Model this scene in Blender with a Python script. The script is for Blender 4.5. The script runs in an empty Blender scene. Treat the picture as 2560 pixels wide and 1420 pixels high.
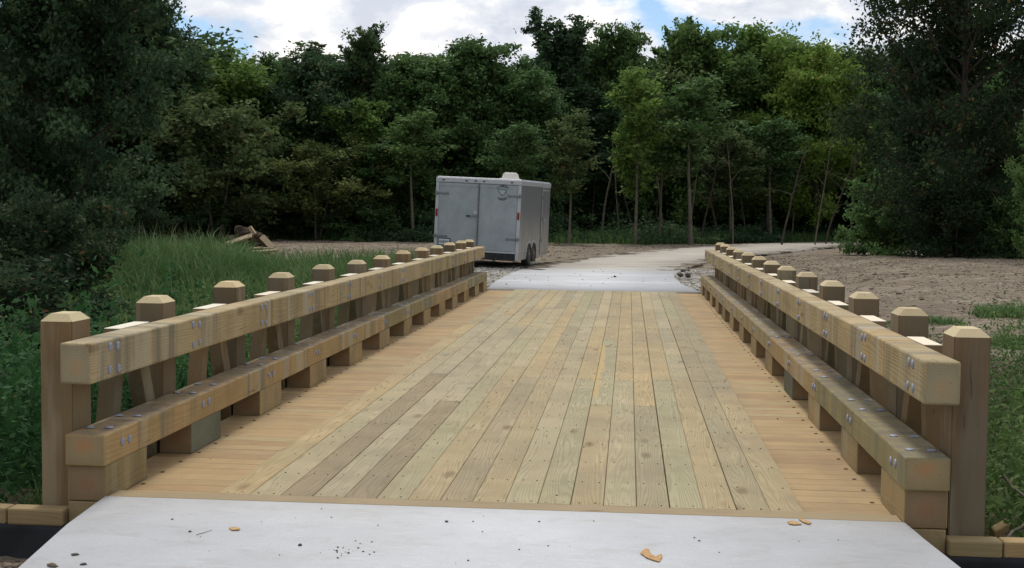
import bpy, bmesh, math, random
import numpy as np
from mathutils import Matrix, Vector
S = bpy.context.scene
COL = S.collection
rng = np.random.default_rng(7)
random.seed(5)
D = bpy.data

# ------------------------------------------------------------------ camera
CF, CYAW, CPIT, CROL, CH = 3153.32, .0918, .0588, -.0108, 1.6
def cam_axes():
    fw = np.array([-math.sin(CYAW)*math.cos(CPIT), math.cos(CYAW)*math.cos(CPIT), -math.sin(CPIT)])
    rt = np.array([math.cos(CYAW), math.sin(CYAW), 0.]); dn = np.cross(fw, rt)
    c, s = math.cos(CROL), math.sin(CROL)
    return c*rt+s*dn, -s*rt+c*dn, fw
RT, DN, FW = cam_axes()
def at(px, py, ax, val):
    """point of the sight line through a photo pixel on the plane axis=val"""
    d = RT*(px-1280)/CF + DN*(py-710)/CF + FW
    o = np.array([0, 0, CH]); t = (val-o[ax])/d[ax]
    return o+t*d
cam = D.cameras.new('camera'); co = D.objects.new('camera', cam); COL.objects.link(co)
m = Matrix.Identity(4)
for i in range(3):
    m[i][0] = RT[i]; m[i][1] = -DN[i]; m[i][2] = -FW[i]
m[2][3] = CH
co.matrix_world = m
cam.sensor_width = 36; cam.lens = CF*36/2560; cam.clip_end = 3000; cam.clip_start = .1
S.camera = co

# ------------------------------------------------------------------ helpers
def tag(o, label=None, cat=None, group=None, kind=None):
    if label: o['label'] = label
    if cat: o['category'] = cat
    if group: o['group'] = group
    if kind: o['kind'] = kind
    return o
def empty(name, loc=(0, 0, 0), rz=0):
    o = D.objects.new(name, None); COL.objects.link(o); o.location = loc; o.rotation_euler = (0, 0, rz)
    o.empty_display_size = .1
    return o
def link(name, me, mats, parent=None, loc=None, kind=None):
    o = D.objects.new(name, me); COL.objects.link(o)
    if mats and not me.materials:
        for mt in (mats if isinstance(mats, (list, tuple)) else [mats]): me.materials.append(mt)
    if parent: o.parent = parent
    if loc is not None: o.location = loc
    if kind: o['kind'] = kind
    return o
def mesh_np(name, V, F, smooth=False, attrs=None, mi=None):
    """V (n,3) float, F (m,k) int, all faces k sided"""
    V = np.asarray(V, np.float32); F = np.asarray(F, np.int32)
    me = D.meshes.new(name)
    me.vertices.add(len(V)); me.vertices.foreach_set('co', V.ravel())
    k = F.shape[1]
    me.loops.add(F.size); me.loops.foreach_set('vertex_index', F.ravel())
    me.polygons.add(len(F))
    me.polygons.foreach_set('loop_start', np.arange(0, F.size, k, dtype=np.int32))
    me.polygons.foreach_set('loop_total', np.full(len(F), k, np.int32))
    if smooth: me.polygons.foreach_set('use_smooth', np.ones(len(F), bool))
    if mi is not None: me.polygons.foreach_set('material_index', np.asarray(mi, np.int32))
    me.update(calc_edges=True)
    if attrs:
        for an, av in attrs.items():
            a = me.attributes.new(an, 'FLOAT', 'POINT'); a.data.foreach_set('value', np.asarray(av, np.float32))
    return me
class BM:
    def __init__(s):
        s.bm = bmesh.new(); s.pid = s.bm.verts.layers.float.new('pid')
    def box(s, x0, x1, y0, y1, z0, z1, bev=0, seg=2, mi=0, endmi=None, endax=1, pid=0, M=None):
        vs = [s.bm.verts.new((x, y, z)) for x in (x0, x1) for y in (y0, y1) for z in (z0, z1)]
        F = [(0, 1, 3, 2), (4, 6, 7, 5), (0, 4, 5, 1), (2, 3, 7, 6), (0, 2, 6, 4), (1, 5, 7, 3)]
        fs = [s.bm.faces.new([vs[i] for i in f]) for f in F]
        for f in fs: f.material_index = mi
        if endmi is not None:
            e = {0: (0, 1), 1: (2, 3), 2: (4, 5)}[endax]
            for i in e: fs[i].material_index = endmi
        allv = set(vs)
        if bev:
            es = list({e for f in fs for e in f.edges})
            r = bmesh.ops.bevel(s.bm, geom=es, offset=bev, segments=seg, profile=.5, affect='EDGES', clamp_overlap=True)
            allv = {v for v in allv if v.is_valid} | {v for v in r['verts']}
            for f in r['faces']:
                if f.is_valid:
                    for v in f.verts: allv.add(v)
        for v in allv:
            v[s.pid] = pid
            if M is not None: v.co = M @ v.co
        return list(allv)
    def prism(s, pts, x0, x1, mi=0, bev=0, capmi=None):
        """polygon pts in (y,z) extruded along x"""
        a = [s.bm.verts.new((x0, p[0], p[1])) for p in pts]; b = [s.bm.verts.new((x1, p[0], p[1])) for p in pts]
        fs = [s.bm.faces.new(a), s.bm.faces.new(b[::-1])]
        n = len(pts)
        for i in range(n):
            fs.append(s.bm.faces.new((a[i], b[i], b[(i+1) % n], a[(i+1) % n])))
        for f in fs: f.material_index = mi
        bmesh.ops.recalc_face_normals(s.bm, faces=fs)
        if bev:
            es = list({e for f in fs for e in f.edges})
            bmesh.ops.bevel(s.bm, geom=es, offset=bev, segments=1, affect='EDGES')
        return fs
    def cyl(s, c, r, h, axis=2, n=16, r2=None, mi=0, M=None):
        r2 = r if r2 is None else r2
        q = bmesh.ops.create_cone(s.bm, cap_ends=True, segments=n, radius1=r, radius2=r2, depth=h)
        R_ = {0: Matrix.Rotation(math.pi/2, 4, 'Y'), 1: Matrix.Rotation(-math.pi/2, 4, 'X'), 2: Matrix.Identity(4)}[axis]
        for v in q['verts']:
            v.co = R_ @ v.co + Vector(c)
            if M is not None: v.co = M @ v.co
        fs = {f for v in q['verts'] for f in v.link_faces}
        for f in fs: f.material_index = mi
        return q['verts']
    def done(s, name, mats, parent=None, loc=None, smooth=False, kind=None):
        bmesh.ops.recalc_face_normals(s.bm, faces=s.bm.faces)
        me = D.meshes.new(name); s.bm.to_mesh(me); s.bm.free()
        if smooth:
            me.shade_smooth()
        return link(name, me, mats, parent, loc, kind)

# 2-D value noise
_perm = rng.random((256, 256))
def vnoise(x, y):
    xi = np.floor(x).astype(int); yi = np.floor(y).astype(int)
    xf = x-xi; yf = y-yi
    u = xf*xf*(3-2*xf); v = yf*yf*(3-2*yf)
    a = _perm[xi & 255, yi & 255]; b = _perm[(xi+1) & 255, yi & 255]
    c = _perm[xi & 255, (yi+1) & 255]; d = _perm[(xi+1) & 255, (yi+1) & 255]
    return (a*(1-u)+b*u)*(1-v)+(c*(1-u)+d*u)*v
def fbm(x, y, o=4, g=.5):
    r = 0; amp = 1; t = 0
    for i in range(o):
        r = r+amp*vnoise(x*2**i+17.3*i, y*2**i-9.1*i); t += amp; amp *= g
    return r/t
def sst(a, b, x):
    t = np.clip((x-a)/(b-a), 0, 1); return t*t*(3-2*t)

# ------------------------------------------------------------------ materials
def newmat(name):
    mt = D.materials.new(name); mt.use_nodes = True
    nt = mt.node_tree; nt.nodes.clear()
    out = nt.nodes.new('ShaderNodeOutputMaterial')
    return mt, nt, out
def N(nt, typ, **kw):
    n = nt.nodes.new(typ)
    for k, v in kw.items():
        if k in ('op',): n.operation = v
        elif hasattr(n, k) and not k.startswith('i_'): setattr(n, k, v)
    return n
def setin(n, **kw):
    for k, v in kw.items():
        n.inputs[k.replace('_', ' ')].default_value = v
def ramp(nt, fac, stops, interp='LINEAR'):
    r = nt.nodes.new('ShaderNodeValToRGB'); r.color_ramp.interpolation = interp
    el = r.color_ramp.elements
    while len(el) < len(stops): el.new(.5)
    for e, (p, c) in zip(el, stops):
        e.position = p; e.color = (*c, 1) if len(c) == 3 else c
    nt.links.new(fac, r.inputs['Fac'])
    return r.outputs['Color']
def mix(nt, fac, a, b, mode='MIX'):
    n = nt.nodes.new('ShaderNodeMix'); n.data_type = 'RGBA'; n.blend_type = mode; n.clamp_factor = True
    for s, v in ((n.inputs[0], fac), (n.inputs[6], a), (n.inputs[7], b)):
        if hasattr(v, 'links') or isinstance(v, bpy.types.NodeSocket): nt.links.new(v, s)
        elif isinstance(v, (int, float)): s.default_value = v
        else: s.default_value = (*v, 1)
    return n.outputs[2]
def math_(nt, op, a, b=None, c=None):
    n = nt.nodes.new('ShaderNodeMath'); n.operation = op
    for i, v in enumerate((a, b, c)):
        if v is None: continue
        if isinstance(v, bpy.types.NodeSocket): nt.links.new(v, n.inputs[i])
        else: n.inputs[i].default_value = v
    return n.outputs[0]
def vmath(nt, op, a, b=None):
    n = nt.nodes.new('ShaderNodeVectorMath'); n.operation = op
    for i, v in enumerate((a, b)):
        if v is None: continue
        if isinstance(v, bpy.types.NodeSocket): nt.links.new(v, n.inputs[i])
        else: n.inputs[i].default_value = v
    return n.outputs[0]
def noise(nt, vec, scale, detail=4, rough=.5, dist=0):
    n = nt.nodes.new('ShaderNodeTexNoise'); nt.links.new(vec, n.inputs['Vector'])
    setin(n, Scale=scale, Detail=detail, Roughness=rough, Distortion=dist)
    return n.outputs['Fac']
def bump(nt, h, strength=.3, dist=.01, nrm=None):
    b = nt.nodes.new('ShaderNodeBump'); nt.links.new(h, b.inputs['Height'])
    setin(b, Strength=strength, Distance=dist)
    if nrm is not None: nt.links.new(nrm, b.inputs['Normal'])
    return b.outputs['Normal']
def princ(nt, out, color, rough=.8, metal=0, normal=None, spec=.3):
    p = nt.nodes.new('ShaderNodeBsdfPrincipled')
    for s, v in (('Base Color', color), ('Roughness', rough), ('Metallic', metal), ('Specular IOR Level', spec)):
        if isinstance(v, bpy.types.NodeSocket): nt.links.new(v, p.inputs[s])
        elif isinstance(v, (int, float)): p.inputs[s].default_value = v
        else: p.inputs[s].default_value = (*v, 1)
    if normal is not None: nt.links.new(normal, p.inputs['Normal'])
    nt.links.new(p.outputs[0], out.inputs['Surface'])
    return p

def wood(name, light, dark, axis=1, tint=(.5, .5, .5), grain=1.0, stain=.35, knots=.5, pidvar=False, green=.25, freq=1.0, palette=None, rough=.78, topdirt=0.0, streak=0.0):
    """sawn timber, grain running along `axis`; rings as distorted bands, knots, blotches of treatment stain"""
    mt, nt, out = newmat(name)
    tc = nt.nodes.new('ShaderNodeTexCoord'); oi = nt.nodes.new('ShaderNodeObjectInfo')
    off = math_(nt, 'MULTIPLY', oi.outputs['Random'], 37.0)
    comb = nt.nodes.new('ShaderNodeCombineXYZ')
    if pidvar:
        at_ = nt.nodes.new('ShaderNodeAttribute'); at_.attribute_name = 'pid'
        off = math_(nt, 'MULTIPLY_ADD', at_.outputs['Fac'], 53.0, off)
    for i in range(3): nt.links.new(off, comb.inputs[i])
    v = vmath(nt, 'ADD', tc.outputs['Object'], comb.outputs[0])
    sc = [1, 1, 1]; sc[axis] = .07
    vs = vmath(nt, 'MULTIPLY', v, tuple(sc))
    # wavy annual rings
    warp = noise(nt, vs, 5*freq, 2, .5)
    vw = nt.nodes.new('ShaderNodeVectorMath'); vw.operation = 'MULTIPLY_ADD'
    cw = nt.nodes.new('ShaderNodeCombineXYZ')
    for i in range(3): nt.links.new(warp, cw.inputs[i])
    nt.links.new(cw.outputs[0], vw.inputs[0]); vw.inputs[1].default_value = (.16, .16, .16); nt.links.new(vs, vw.inputs[2])
    w = nt.nodes.new('ShaderNodeTexWave'); w.wave_type = 'RINGS'; w.rings_direction = 'XYZ'[axis]
    nt.links.new(vw.outputs[0], w.inputs['Vector']); setin(w, Scale=22.0*freq, Distortion=3.5, Detail=2.0, Detail_Scale=1.2)
    ringf = math_(nt, 'POWER', w.outputs['Fac'], 1.6)
    fine = noise(nt, vs, 130, 3, .6)
    g = math_(nt, 'MULTIPLY_ADD', fine, .5, math_(nt, 'MULTIPLY', ringf, .5*grain))
    col = mix(nt, math_(nt, 'MULTIPLY', g, .95), light, dark)
    # knots
    if knots:
        sk = [3.2, 3.2, 3.2]; sk[axis] = 1.1
        vk = vmath(nt, 'MULTIPLY', v, tuple(sk))
        vo = nt.nodes.new('ShaderNodeTexVoronoi'); nt.links.new(vk, vo.inputs['Vector']); setin(vo, Scale=1.0)
        kn = ramp(nt, vo.outputs['Distance'], [(0.0, (1, 1, 1)), (.07, (.75, .75, .75)), (.15, (0, 0, 0))])
        col = mix(nt, math_(nt, 'MULTIPLY', kn, knots), col, (dark[0]*.5, dark[1]*.4, dark[2]*.32))
    # blotches
    b1 = noise(nt, v, 2.3, 4, .6)
    f1 = ramp(nt, b1, [(.42, (0, 0, 0)), (.66, (1, 1, 1))])
    col = mix(nt, math_(nt, 'MULTIPLY', f1, stain), col, (dark[0]*.72, dark[1]*.72, dark[2]*.66))
    b2 = noise(nt, vmath(nt, 'ADD', v, (9, 3, 5)), 1.3, 3, .5)
    f2 = ramp(nt, b2, [(.45, (0, 0, 0)), (.7, (1, 1, 1))])
    col = mix(nt, math_(nt, 'MULTIPLY', f2, green), col, (.24, .26, .17))
    # per piece tint
    if pidvar:
        rnd = nt.nodes.new('ShaderNodeTexWhiteNoise'); rnd.noise_dimensions = '1D'; nt.links.new(off, rnd.inputs['W'])
        rv = rnd.outputs['Value']
    else: rv = oi.outputs['Random']
    pal = palette or [(0, (.80, .78, .74)), (.35, (1, .98, .95)), (.6, (.9, .93, .86)), (.8, (1.08, 1.0, .9)), (1, (.86, .80, .76))]
    tn = ramp(nt, rv, pal, 'CONSTANT' if palette else 'LINEAR')
    col = mix(nt, 1.0, col, tn, 'MULTIPLY')
    if streak:
        ss = [6, 6, 6]; ss[axis] = 1.6
        s1 = noise(nt, vmath(nt, 'MULTIPLY', vmath(nt, 'ADD', v, (4, 8, 2)), (.35, 5.5, .35) if axis == 1 else (3, 3, .5)), 1.0, 5, .65, .4)
        col = mix(nt, math_(nt, 'MULTIPLY', ramp(nt, s1, [(.50, (0, 0, 0)), (.64, (1, 1, 1))]), streak), col, (.17, .155, .115))
        s2 = noise(nt, vmath(nt, 'MULTIPLY', vmath(nt, 'ADD', v, (1, 2, 6)), (.3, 3.2, .3) if axis == 1 else (3, 3, .4)), 1.0, 4, .6, .3)
        col = mix(nt, math_(nt, 'MULTIPLY', ramp(nt, s2, [(.54, (0, 0, 0)), (.62, (1, 1, 1))]), streak*.8), col, (.40, .35, .24))
    if pidvar:
        wx = noise(nt, vmath(nt, 'MULTIPLY', tc.outputs['Object'], (1.0, .45, 1)), 1.1, 6, .62, .3)
        col = mix(nt, math_(nt, 'MULTIPLY', ramp(nt, wx, [(.46, (0, 0, 0)), (.68, (1, 1, 1))]), .42), col, (.19, .155, .105))
        gx = noise(nt, tc.outputs['Object'], 34, 5, .7)
        col = mix(nt, ramp(nt, gx, [(.60, (0, 0, 0)), (.74, (.5, .5, .5))]), col, (.13, .10, .065))
    if pidvar and axis == 1:
        so_ = nt.nodes.new('ShaderNodeSeparateXYZ'); nt.links.new(tc.outputs['Object'], so_.inputs[0])
        wn = noise(nt, vmath(nt, 'MULTIPLY', tc.outputs['Object'], (1, .5, 1)), 2.2, 3, .6)
        dx = math_(nt, 'ABSOLUTE', math_(nt, 'ADD', math_(nt, 'MULTIPLY_ADD', wn, .16, -.08), math_(nt, 'ADD', so_.outputs['X'], .27)))
        inx = nt.nodes.new('ShaderNodeMapRange'); nt.links.new(dx, inx.inputs[0]); inx.inputs[1].default_value = .042; inx.inputs[2].default_value = .022
        dy = math_(nt, 'ABSOLUTE', math_(nt, 'SUBTRACT', so_.outputs['Y'], 12.9))
        iny = nt.nodes.new('ShaderNodeMapRange'); nt.links.new(dy, iny.inputs[0]); iny.inputs[1].default_value = 2.3; iny.inputs[2].default_value = 1.9
        col = mix(nt, math_(nt, 'MULTIPLY', math_(nt, 'MULTIPLY', inx.outputs[0], iny.outputs[0]), .75), col, (.42, .30, .13))
    # small checks / cracks
    ck = noise(nt, vmath(nt, 'MULTIPLY', vs, (1, 1, 1)), 46, 2, .5)
    fk = ramp(nt, ck, [(.0, (1, 1, 1)), (.25, (1, 1, 1)), (.29, (0, 0, 0))])
    col = mix(nt, math_(nt, 'MULTIPLY', fk, .6), col, (.07, .05, .035))
    if topdirt:
        geo = nt.nodes.new('ShaderNodeNewGeometry'); sx = nt.nodes.new('ShaderNodeSeparateXYZ')
        nt.links.new(geo.outputs['Normal'], sx.inputs[0])
        up = math_(nt, 'GREATER_THAN', sx.outputs['Z'], .5)
        db = ramp(nt, noise(nt, v, 9, 5, .65), [(.3, (0, 0, 0)), (.62, (1, 1, 1))])
        col = mix(nt, math_(nt, 'MULTIPLY', math_(nt, 'MULTIPLY', up, db), topdirt), col, (.15, .125, .095))
    h = math_(nt, 'MULTIPLY_ADD', g, -.6, math_(nt, 'MULTIPLY', fk, -1.2))
    princ(nt, out, col, rough, 0, bump(nt, h, .5, .004), .25)
    return mt

def endgrain(name, base, pith, center=(.5, .42)):
    mt, nt, out = newmat(name)
    tc = nt.nodes.new('ShaderNodeTexCoord')
    sp = nt.nodes.new('ShaderNodeSeparateXYZ'); nt.links.new(tc.outputs['Generated'], sp.inputs[0])
    cx = math_(nt, 'SUBTRACT', sp.outputs['X'], center[0]); cz = math_(nt, 'SUBTRACT', sp.outputs['Z'], center[1])
    cb = nt.nodes.new('ShaderNodeCombineXYZ'); nt.links.new(cx, cb.inputs[0]); nt.links.new(cz, cb.inputs[2])
    nz = noise(nt, tc.outputs['Object'], 18, 4, .6)
    ln = nt.nodes.new('ShaderNodeVectorMath'); ln.operation = 'LENGTH'; nt.links.new(cb.outputs[0], ln.inputs[0])
    nz2 = noise(nt, tc.outputs['Object'], 7, 3, .6)
    d = math_(nt, 'MULTIPLY_ADD', nz2, .42, math_(nt, 'MULTIPLY_ADD', nz, .2, math_(nt, 'ADD', ln.outputs['Value'], -.22)))
    col = ramp(nt, d, [(.1, pith), (.24, tuple(.6*a+.4*b for a, b in zip(pith, base))), (.40, base), (.75, tuple(x*.85 for x in base))])
    rg = math_(nt, 'SINE', math_(nt, 'MULTIPLY', math_(nt, 'MULTIPLY_ADD', nz, .02, ln.outputs['Value']), 95))
    col = mix(nt, math_(nt, 'MULTIPLY', math_(nt, 'GREATER_THAN', rg, .35), .16), col, (.12, .09, .06))
    sp2 = noise(nt, tc.outputs['Object'], 45, 3, .6)
    col = mix(nt, ramp(nt, sp2, [(.60, (0, 0, 0)), (.74, (.4, .4, .4))]), col, (.12, .09, .05))
    princ(nt, out, col, .85, 0, bump(nt, nz, .4, .004), .2)
    return mt

def flat(name, color, rough=.8, metal=0, spec=.3, nscale=30, namp=.12, bmp=.1, dark=None):
    mt, nt, out = newmat(name)
    tc = nt.nodes.new('ShaderNodeTexCoord')
    n1 = noise(nt, tc.outputs['Object'], nscale, 4, .6)
    col = mix(nt, ramp(nt, n1, [(.35, (0, 0, 0)), (.65, (1, 1, 1))]), tuple(c*(1-namp) for c in color), tuple(min(1, c*(1+namp)) for c in color))
    if dark:
        n2 = noise(nt, tc.outputs['Object'], nscale*.2, 3, .5)
        col = mix(nt, ramp(nt, n2, [(.45, (0, 0, 0)), (.65, (1, 1, 1))]), col, dark)
    princ(nt, out, col, rough, metal, bump(nt, n1, bmp, .004), spec)
    return mt

M = {}
M['post'] = wood('post_timber', (0.222, 0.166, 0.101), (0.143, 0.103, 0.063), axis=2, stain=.25, knots=.45, green=.22, grain=.5,
                 streak=.5, palette=[(0, (1, 1, 1)), (.3, (.92, .86, .80)), (.5, (1.1, .98, .80)), (.7, (.80, .80, .78)), (.85, (1.2, 1.08, .86))])
M['rail'] = wood('rail_timber', (0.470, 0.369, 0.203), (0.287, 0.209, 0.104), axis=1, stain=.5, knots=.8, green=.16, grain=1.0, freq=.9, topdirt=.10, streak=.85,
                 palette=[(0, (1, 1, 1)), (.25, (.90, .92, .84)), (.5, (1.04, .98, .90)), (.75, (.95, .94, .9))])
M['curb'] = wood('curb_timber', (0.418, 0.316, 0.161), (0.271, 0.198, 0.099), axis=1, stain=.4, knots=.6, green=.3, grain=.8, freq=.9, topdirt=.8, streak=.75,
                 palette=[(0, (1, 1, 1)), (.25, (.96, .96, .86)), (.5, (1.06, .95, .82)), (.75, (.76, .84, .74))])
M['block'] = wood('block_timber', (0.407, 0.311, 0.161), (0.251, 0.182, 0.094), axis=1, streak=.4, stain=.5, knots=.5, green=.3, grain=.7,
                  palette=[(0, (1, 1, 1)), (.2, (.74, .76, .64)), (.32, (1.05, .98, .88)), (.6, (.92, .88, .8)), (.85, (.62, .7, .58))])
M['brace'] = wood('brace_timber', (0.276, 0.207, 0.123), (0.167, 0.121, 0.069), axis=2, streak=.5, stain=.35, knots=.3, green=.2, grain=.5,
                  palette=[(0, (1, 1, 1)), (.2, (.7, .72, .7)), (.4, (1.1, .95, .8)), (.6, (.62, .66, .58)), (.8, (.95, .85, .75))])
M['plank'] = wood('deck_plank', (0.419, 0.358, 0.230), (0.266, 0.217, 0.133), axis=1, stain=.35, knots=.8, green=.25, grain=1.15, pidvar=True, freq=1.1,
                  palette=[(0, (1, 1, 1)), (.13, (.84, .845, .81)), (.26, (1.0, .93, .81)), (.4, (.92, .96, .89)), (.52, (1.10, .98, .80)), (.64, (.86, .82, .77)), (.76, (1.03, 1.02, .96)), (.85, (.72, .67, .63)), (.90, (1.07, 1.04, .96))])
M['cross'] = wood('cross_plank', (0.424, 0.308, 0.162), (0.305, 0.207, 0.104), axis=0, stain=.35, knots=.4, green=0.0, grain=.9, pidvar=True, freq=.6,
                  palette=[(0, (1, .97, .95)), (.2, (.90, .85, .82)), (.4, (1.06, 1.04, 1)), (.66, (1.0, 1.10, 1.12)), (.74, (1, 1, 1)), (.88, (.93, .95, .98))])
M['header'] = wood('header_plank', (0.364, 0.288, 0.177), (0.286, 0.217, 0.128), axis=0, stain=.25, knots=.2, green=.1, grain=.4)
M['cap'] = wood('fresh_cut_cap', (0.611, 0.515, 0.334), (0.463, 0.373, 0.221), axis=2, stain=.15, knots=.0, green=.0, grain=.8, freq=1.6)
M['greenish'] = wood('green_treated_timber', (.17, .175, .125), (.09, .10, .075), axis=1, stain=.5, knots=.2, green=.3, grain=.4)
M['pale'] = wood('pale_sawn_end', (.74, .70, .61), (.60, .55, .44), axis=2, stain=.1, knots=0, green=0, grain=.4)
M['sill'] = wood('retaining_timber', (.42, .32, .175), (.28, .205, .11), axis=0, stain=.35, knots=.3, green=.15, grain=.6)
M['rail_end'] = endgrain('rail_end_grain', (.34, .29, .175), (.40, .275, .15), (.5, .38))
M['curb_end'] = endgrain('curb_end_grain', (.33, .25, .135), (.40, .215, .10), (.45, .62))
M['block_end'] = endgrain('block_end_grain', (.26, .18, .10), (.28, .165, .085), (.55, .5))
M['bolt'] = flat('galvanised_bolt', (.27, .285, .36), .55, .25, .4, 60, .25, .1)
M['nail'] = flat('rusty_screw', (.10, .062, .03), .8, 0, .2, 80, .2)
M['fabric'] = flat('black_silt_fabric', (.010, .011, .014), .7, 0, .35, 6, .3, .6)

def concrete():
    mt, nt, out = newmat('pale_concrete')
    tc = nt.nodes.new('ShaderNodeTexCoord'); v = tc.outputs['Object']
    a = noise(nt, v, 1.1, 6, .62)
    col = ramp(nt, a, [(.3, (.415, .42, .425)), (.55, (.475, .483, .50)), (.75, (.525, .533, .55))])
    vs = vmath(nt, 'MULTIPLY', v, (1, 1.8, 1))
    b = noise(nt, vs, 4, 6, .75, .6)
    col = mix(nt, ramp(nt, b, [(.52, (0, 0, 0)), (.72, (.6, .6, .6))]), col, (.36, .35, .33))
    c = noise(nt, v, 60, 3, .6)
    col = mix(nt, ramp(nt, c, [(.3, (.35, .35, .35)), (.5, (0, 0, 0))]), col, (.34, .335, .32))
    w = noise(nt, vmath(nt, 'MULTIPLY', v, (1, 6, 1)), 6, 4, .6)
    col = mix(nt, ramp(nt, w, [(.60, (0, 0, 0)), (.72, (.6, .6, .6))]), col, (.60, .605, .61))
    # dirt tracked over the far path
    geo = nt.nodes.new('ShaderNodeNewGeometry'); sx = nt.nodes.new('ShaderNodeSeparateXYZ'); nt.links.new(geo.outputs['Position'], sx.inputs[0])
    far = nt.nodes.new('ShaderNodeMapRange'); nt.links.new(sx.outputs['Y'], far.inputs[0])
    far.inputs[1].default_value = 32.5; far.inputs[2].default_value = 36.5
    dn = noise(nt, vmath(nt, 'MULTIPLY', v, (.35, 1.3, 1)), .9, 6, .65, .4)
    dm = math_(nt, 'MULTIPLY', ramp(nt, dn, [(.28, (.5, .5, .5)), (.58, (1, 1, 1))]), far.outputs[0])
    col = mix(nt, math_(nt, 'MULTIPLY', dm, .92), col, (.40, .355, .285))
    dn2 = noise(nt, vmath(nt, 'MULTIPLY', v, (.22, 1.5, 1)), 1.6, 6, .7, .6)
    dm2 = math_(nt, 'MULTIPLY', ramp(nt, dn2, [(.47, (0, 0, 0)), (.6, (1, 1, 1))]), far.outputs[0])
    col = mix(nt, math_(nt, 'MULTIPLY', dm2, .75), col, (.235, .195, .15))
    # sky reflections on the sloping far apron, painted into the colour as pale bands
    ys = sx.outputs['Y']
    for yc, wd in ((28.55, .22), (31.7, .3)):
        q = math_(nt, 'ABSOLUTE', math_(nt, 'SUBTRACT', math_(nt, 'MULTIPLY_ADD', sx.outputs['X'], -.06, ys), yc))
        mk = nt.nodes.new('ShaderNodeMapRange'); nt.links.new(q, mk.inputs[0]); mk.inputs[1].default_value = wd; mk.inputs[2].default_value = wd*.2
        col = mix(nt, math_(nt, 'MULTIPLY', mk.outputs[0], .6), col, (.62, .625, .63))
    hb = math_(nt, 'MULTIPLY_ADD', c, .4, b)
    princ(nt, out, col, .75, 0, bump(nt, hb, .25, .004), .35)
    return mt
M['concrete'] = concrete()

def dirt():
    mt, nt, out = newmat('dry_dirt')
    tc = nt.nodes.new('ShaderNodeTexCoord'); v = tc.outputs['Object']
    a = noise(nt, v, .35, 6, .6)
    col = ramp(nt, a, [(.3, (.148, .122, .090)), (.5, (.205, .172, .128)), (.7, (.262, .226, .172))])
    b = noise(nt, v, 5, 8, .7)
    col = mix(nt, ramp(nt, b, [(.42, (0, 0, 0)), (.66, (.8, .8, .8))]), col, (.115, .085, .062))
    st = noise(nt, vmath(nt, 'MULTIPLY', v, (.5, 2.2, 1)), 3, 6, .7, .5)
    col = mix(nt, ramp(nt, st, [(.55, (0, 0, 0)), (.7, (.7, .7, .7))]), col, (.38, .33, .26))
    vo = nt.nodes.new('ShaderNodeTexVoronoi'); nt.links.new(v, vo.inputs['Vector']); setin(vo, Scale=14.0)
    col = mix(nt, ramp(nt, vo.outputs['Distance'], [(.0, (.35, .35, .35)), (.25, (0, 0, 0))]), col, (.36, .31, .25))
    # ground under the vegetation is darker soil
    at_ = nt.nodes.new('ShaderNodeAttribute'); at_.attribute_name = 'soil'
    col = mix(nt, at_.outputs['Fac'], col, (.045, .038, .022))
    h = math_(nt, 'MULTIPLY_ADD', vo.outputs['Distance'], -.5, b)
    princ(nt, out, col, .95, 0, bump(nt, h, .9, .05), .1)
    return mt
M['dirt'] = dirt()

def leafmat(name, c1, c2, c3=None, trans=.4, hue=.18, rough=.65, spec=.12, brown=.03):
    mt, nt, out = newmat(name)
    a = nt.nodes.new('ShaderNodeAttribute'); a.attribute_name = 'lv'
    oi = nt.nodes.new('ShaderNodeObjectInfo')
    col = ramp(nt, a.outputs['Fac'], [(0, c1), (.6, c2), (.9, c3 or tuple(x*1.35 for x in c2)), (1-brown, (.15, .095, .04)), (1, (.17, .10, .045))])
    tn = ramp(nt, oi.outputs['Random'], [(0, (1-hue, 1-hue*.8, 1-hue*.6)), (.5, (1, 1, 1)), (1, (1+hue, 1+hue*.5, 1-hue*.4))])
    col = mix(nt, 1.0, col, tn, 'MULTIPLY')
    p = nt.nodes.new('ShaderNodeBsdfPrincipled'); nt.links.new(col, p.inputs['Base Color']); setin(p, Roughness=rough); p.inputs['Specular IOR Level'].default_value = spec
    t = nt.nodes.new('ShaderNodeBsdfTranslucent'); nt.links.new(col, t.inputs['Color'])
    ms = nt.nodes.new('ShaderNodeMixShader'); ms.inputs[0].default_value = trans
    nt.links.new(p.outputs[0], ms.inputs[1]); nt.links.new(t.outputs[0], ms.inputs[2]); nt.links.new(ms.outputs[0], out.inputs['Surface'])
    return mt
M['leaf_dark'] = leafmat('dark_foliage', (0.035, 0.067, 0.035), (0.061, 0.113, 0.049), (0.109, 0.181, 0.075))
M['leaf_vdark'] = leafmat('very_dark_foliage', (0.018, 0.036, 0.019), (0.033, 0.060, 0.027), (0.068, 0.102, 0.048), spec=.08, brown=.08, hue=.1)  # darkest greens with more brown leaves, for dark shrubs and the big right tree
M['leaf_mid'] = leafmat('mid_green_foliage', (0.058, 0.114, 0.043), (0.096, 0.180, 0.060), (0.156, 0.258, 0.090))
M['leaf_bright'] = leafmat('bright_green_foliage', (0.086, 0.162, 0.037), (0.146, 0.243, 0.054), (0.216, 0.324, 0.086))
M['leaf_olive'] = leafmat('olive_foliage', (0.070, 0.105, 0.041), (0.115, 0.159, 0.057), (0.176, 0.216, 0.084), brown=.06)
M['grass'] = leafmat('tall_grass_blades', (0.058, 0.121, 0.038), (0.100, 0.184, 0.058), (0.210, 0.284, 0.137), hue=.0, brown=.02, trans=.35)
M['weed'] = leafmat('weed_leaves', (0.056, 0.109, 0.031), (0.098, 0.168, 0.050), (0.182, 0.252, 0.098), hue=.0, brown=.02)
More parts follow.
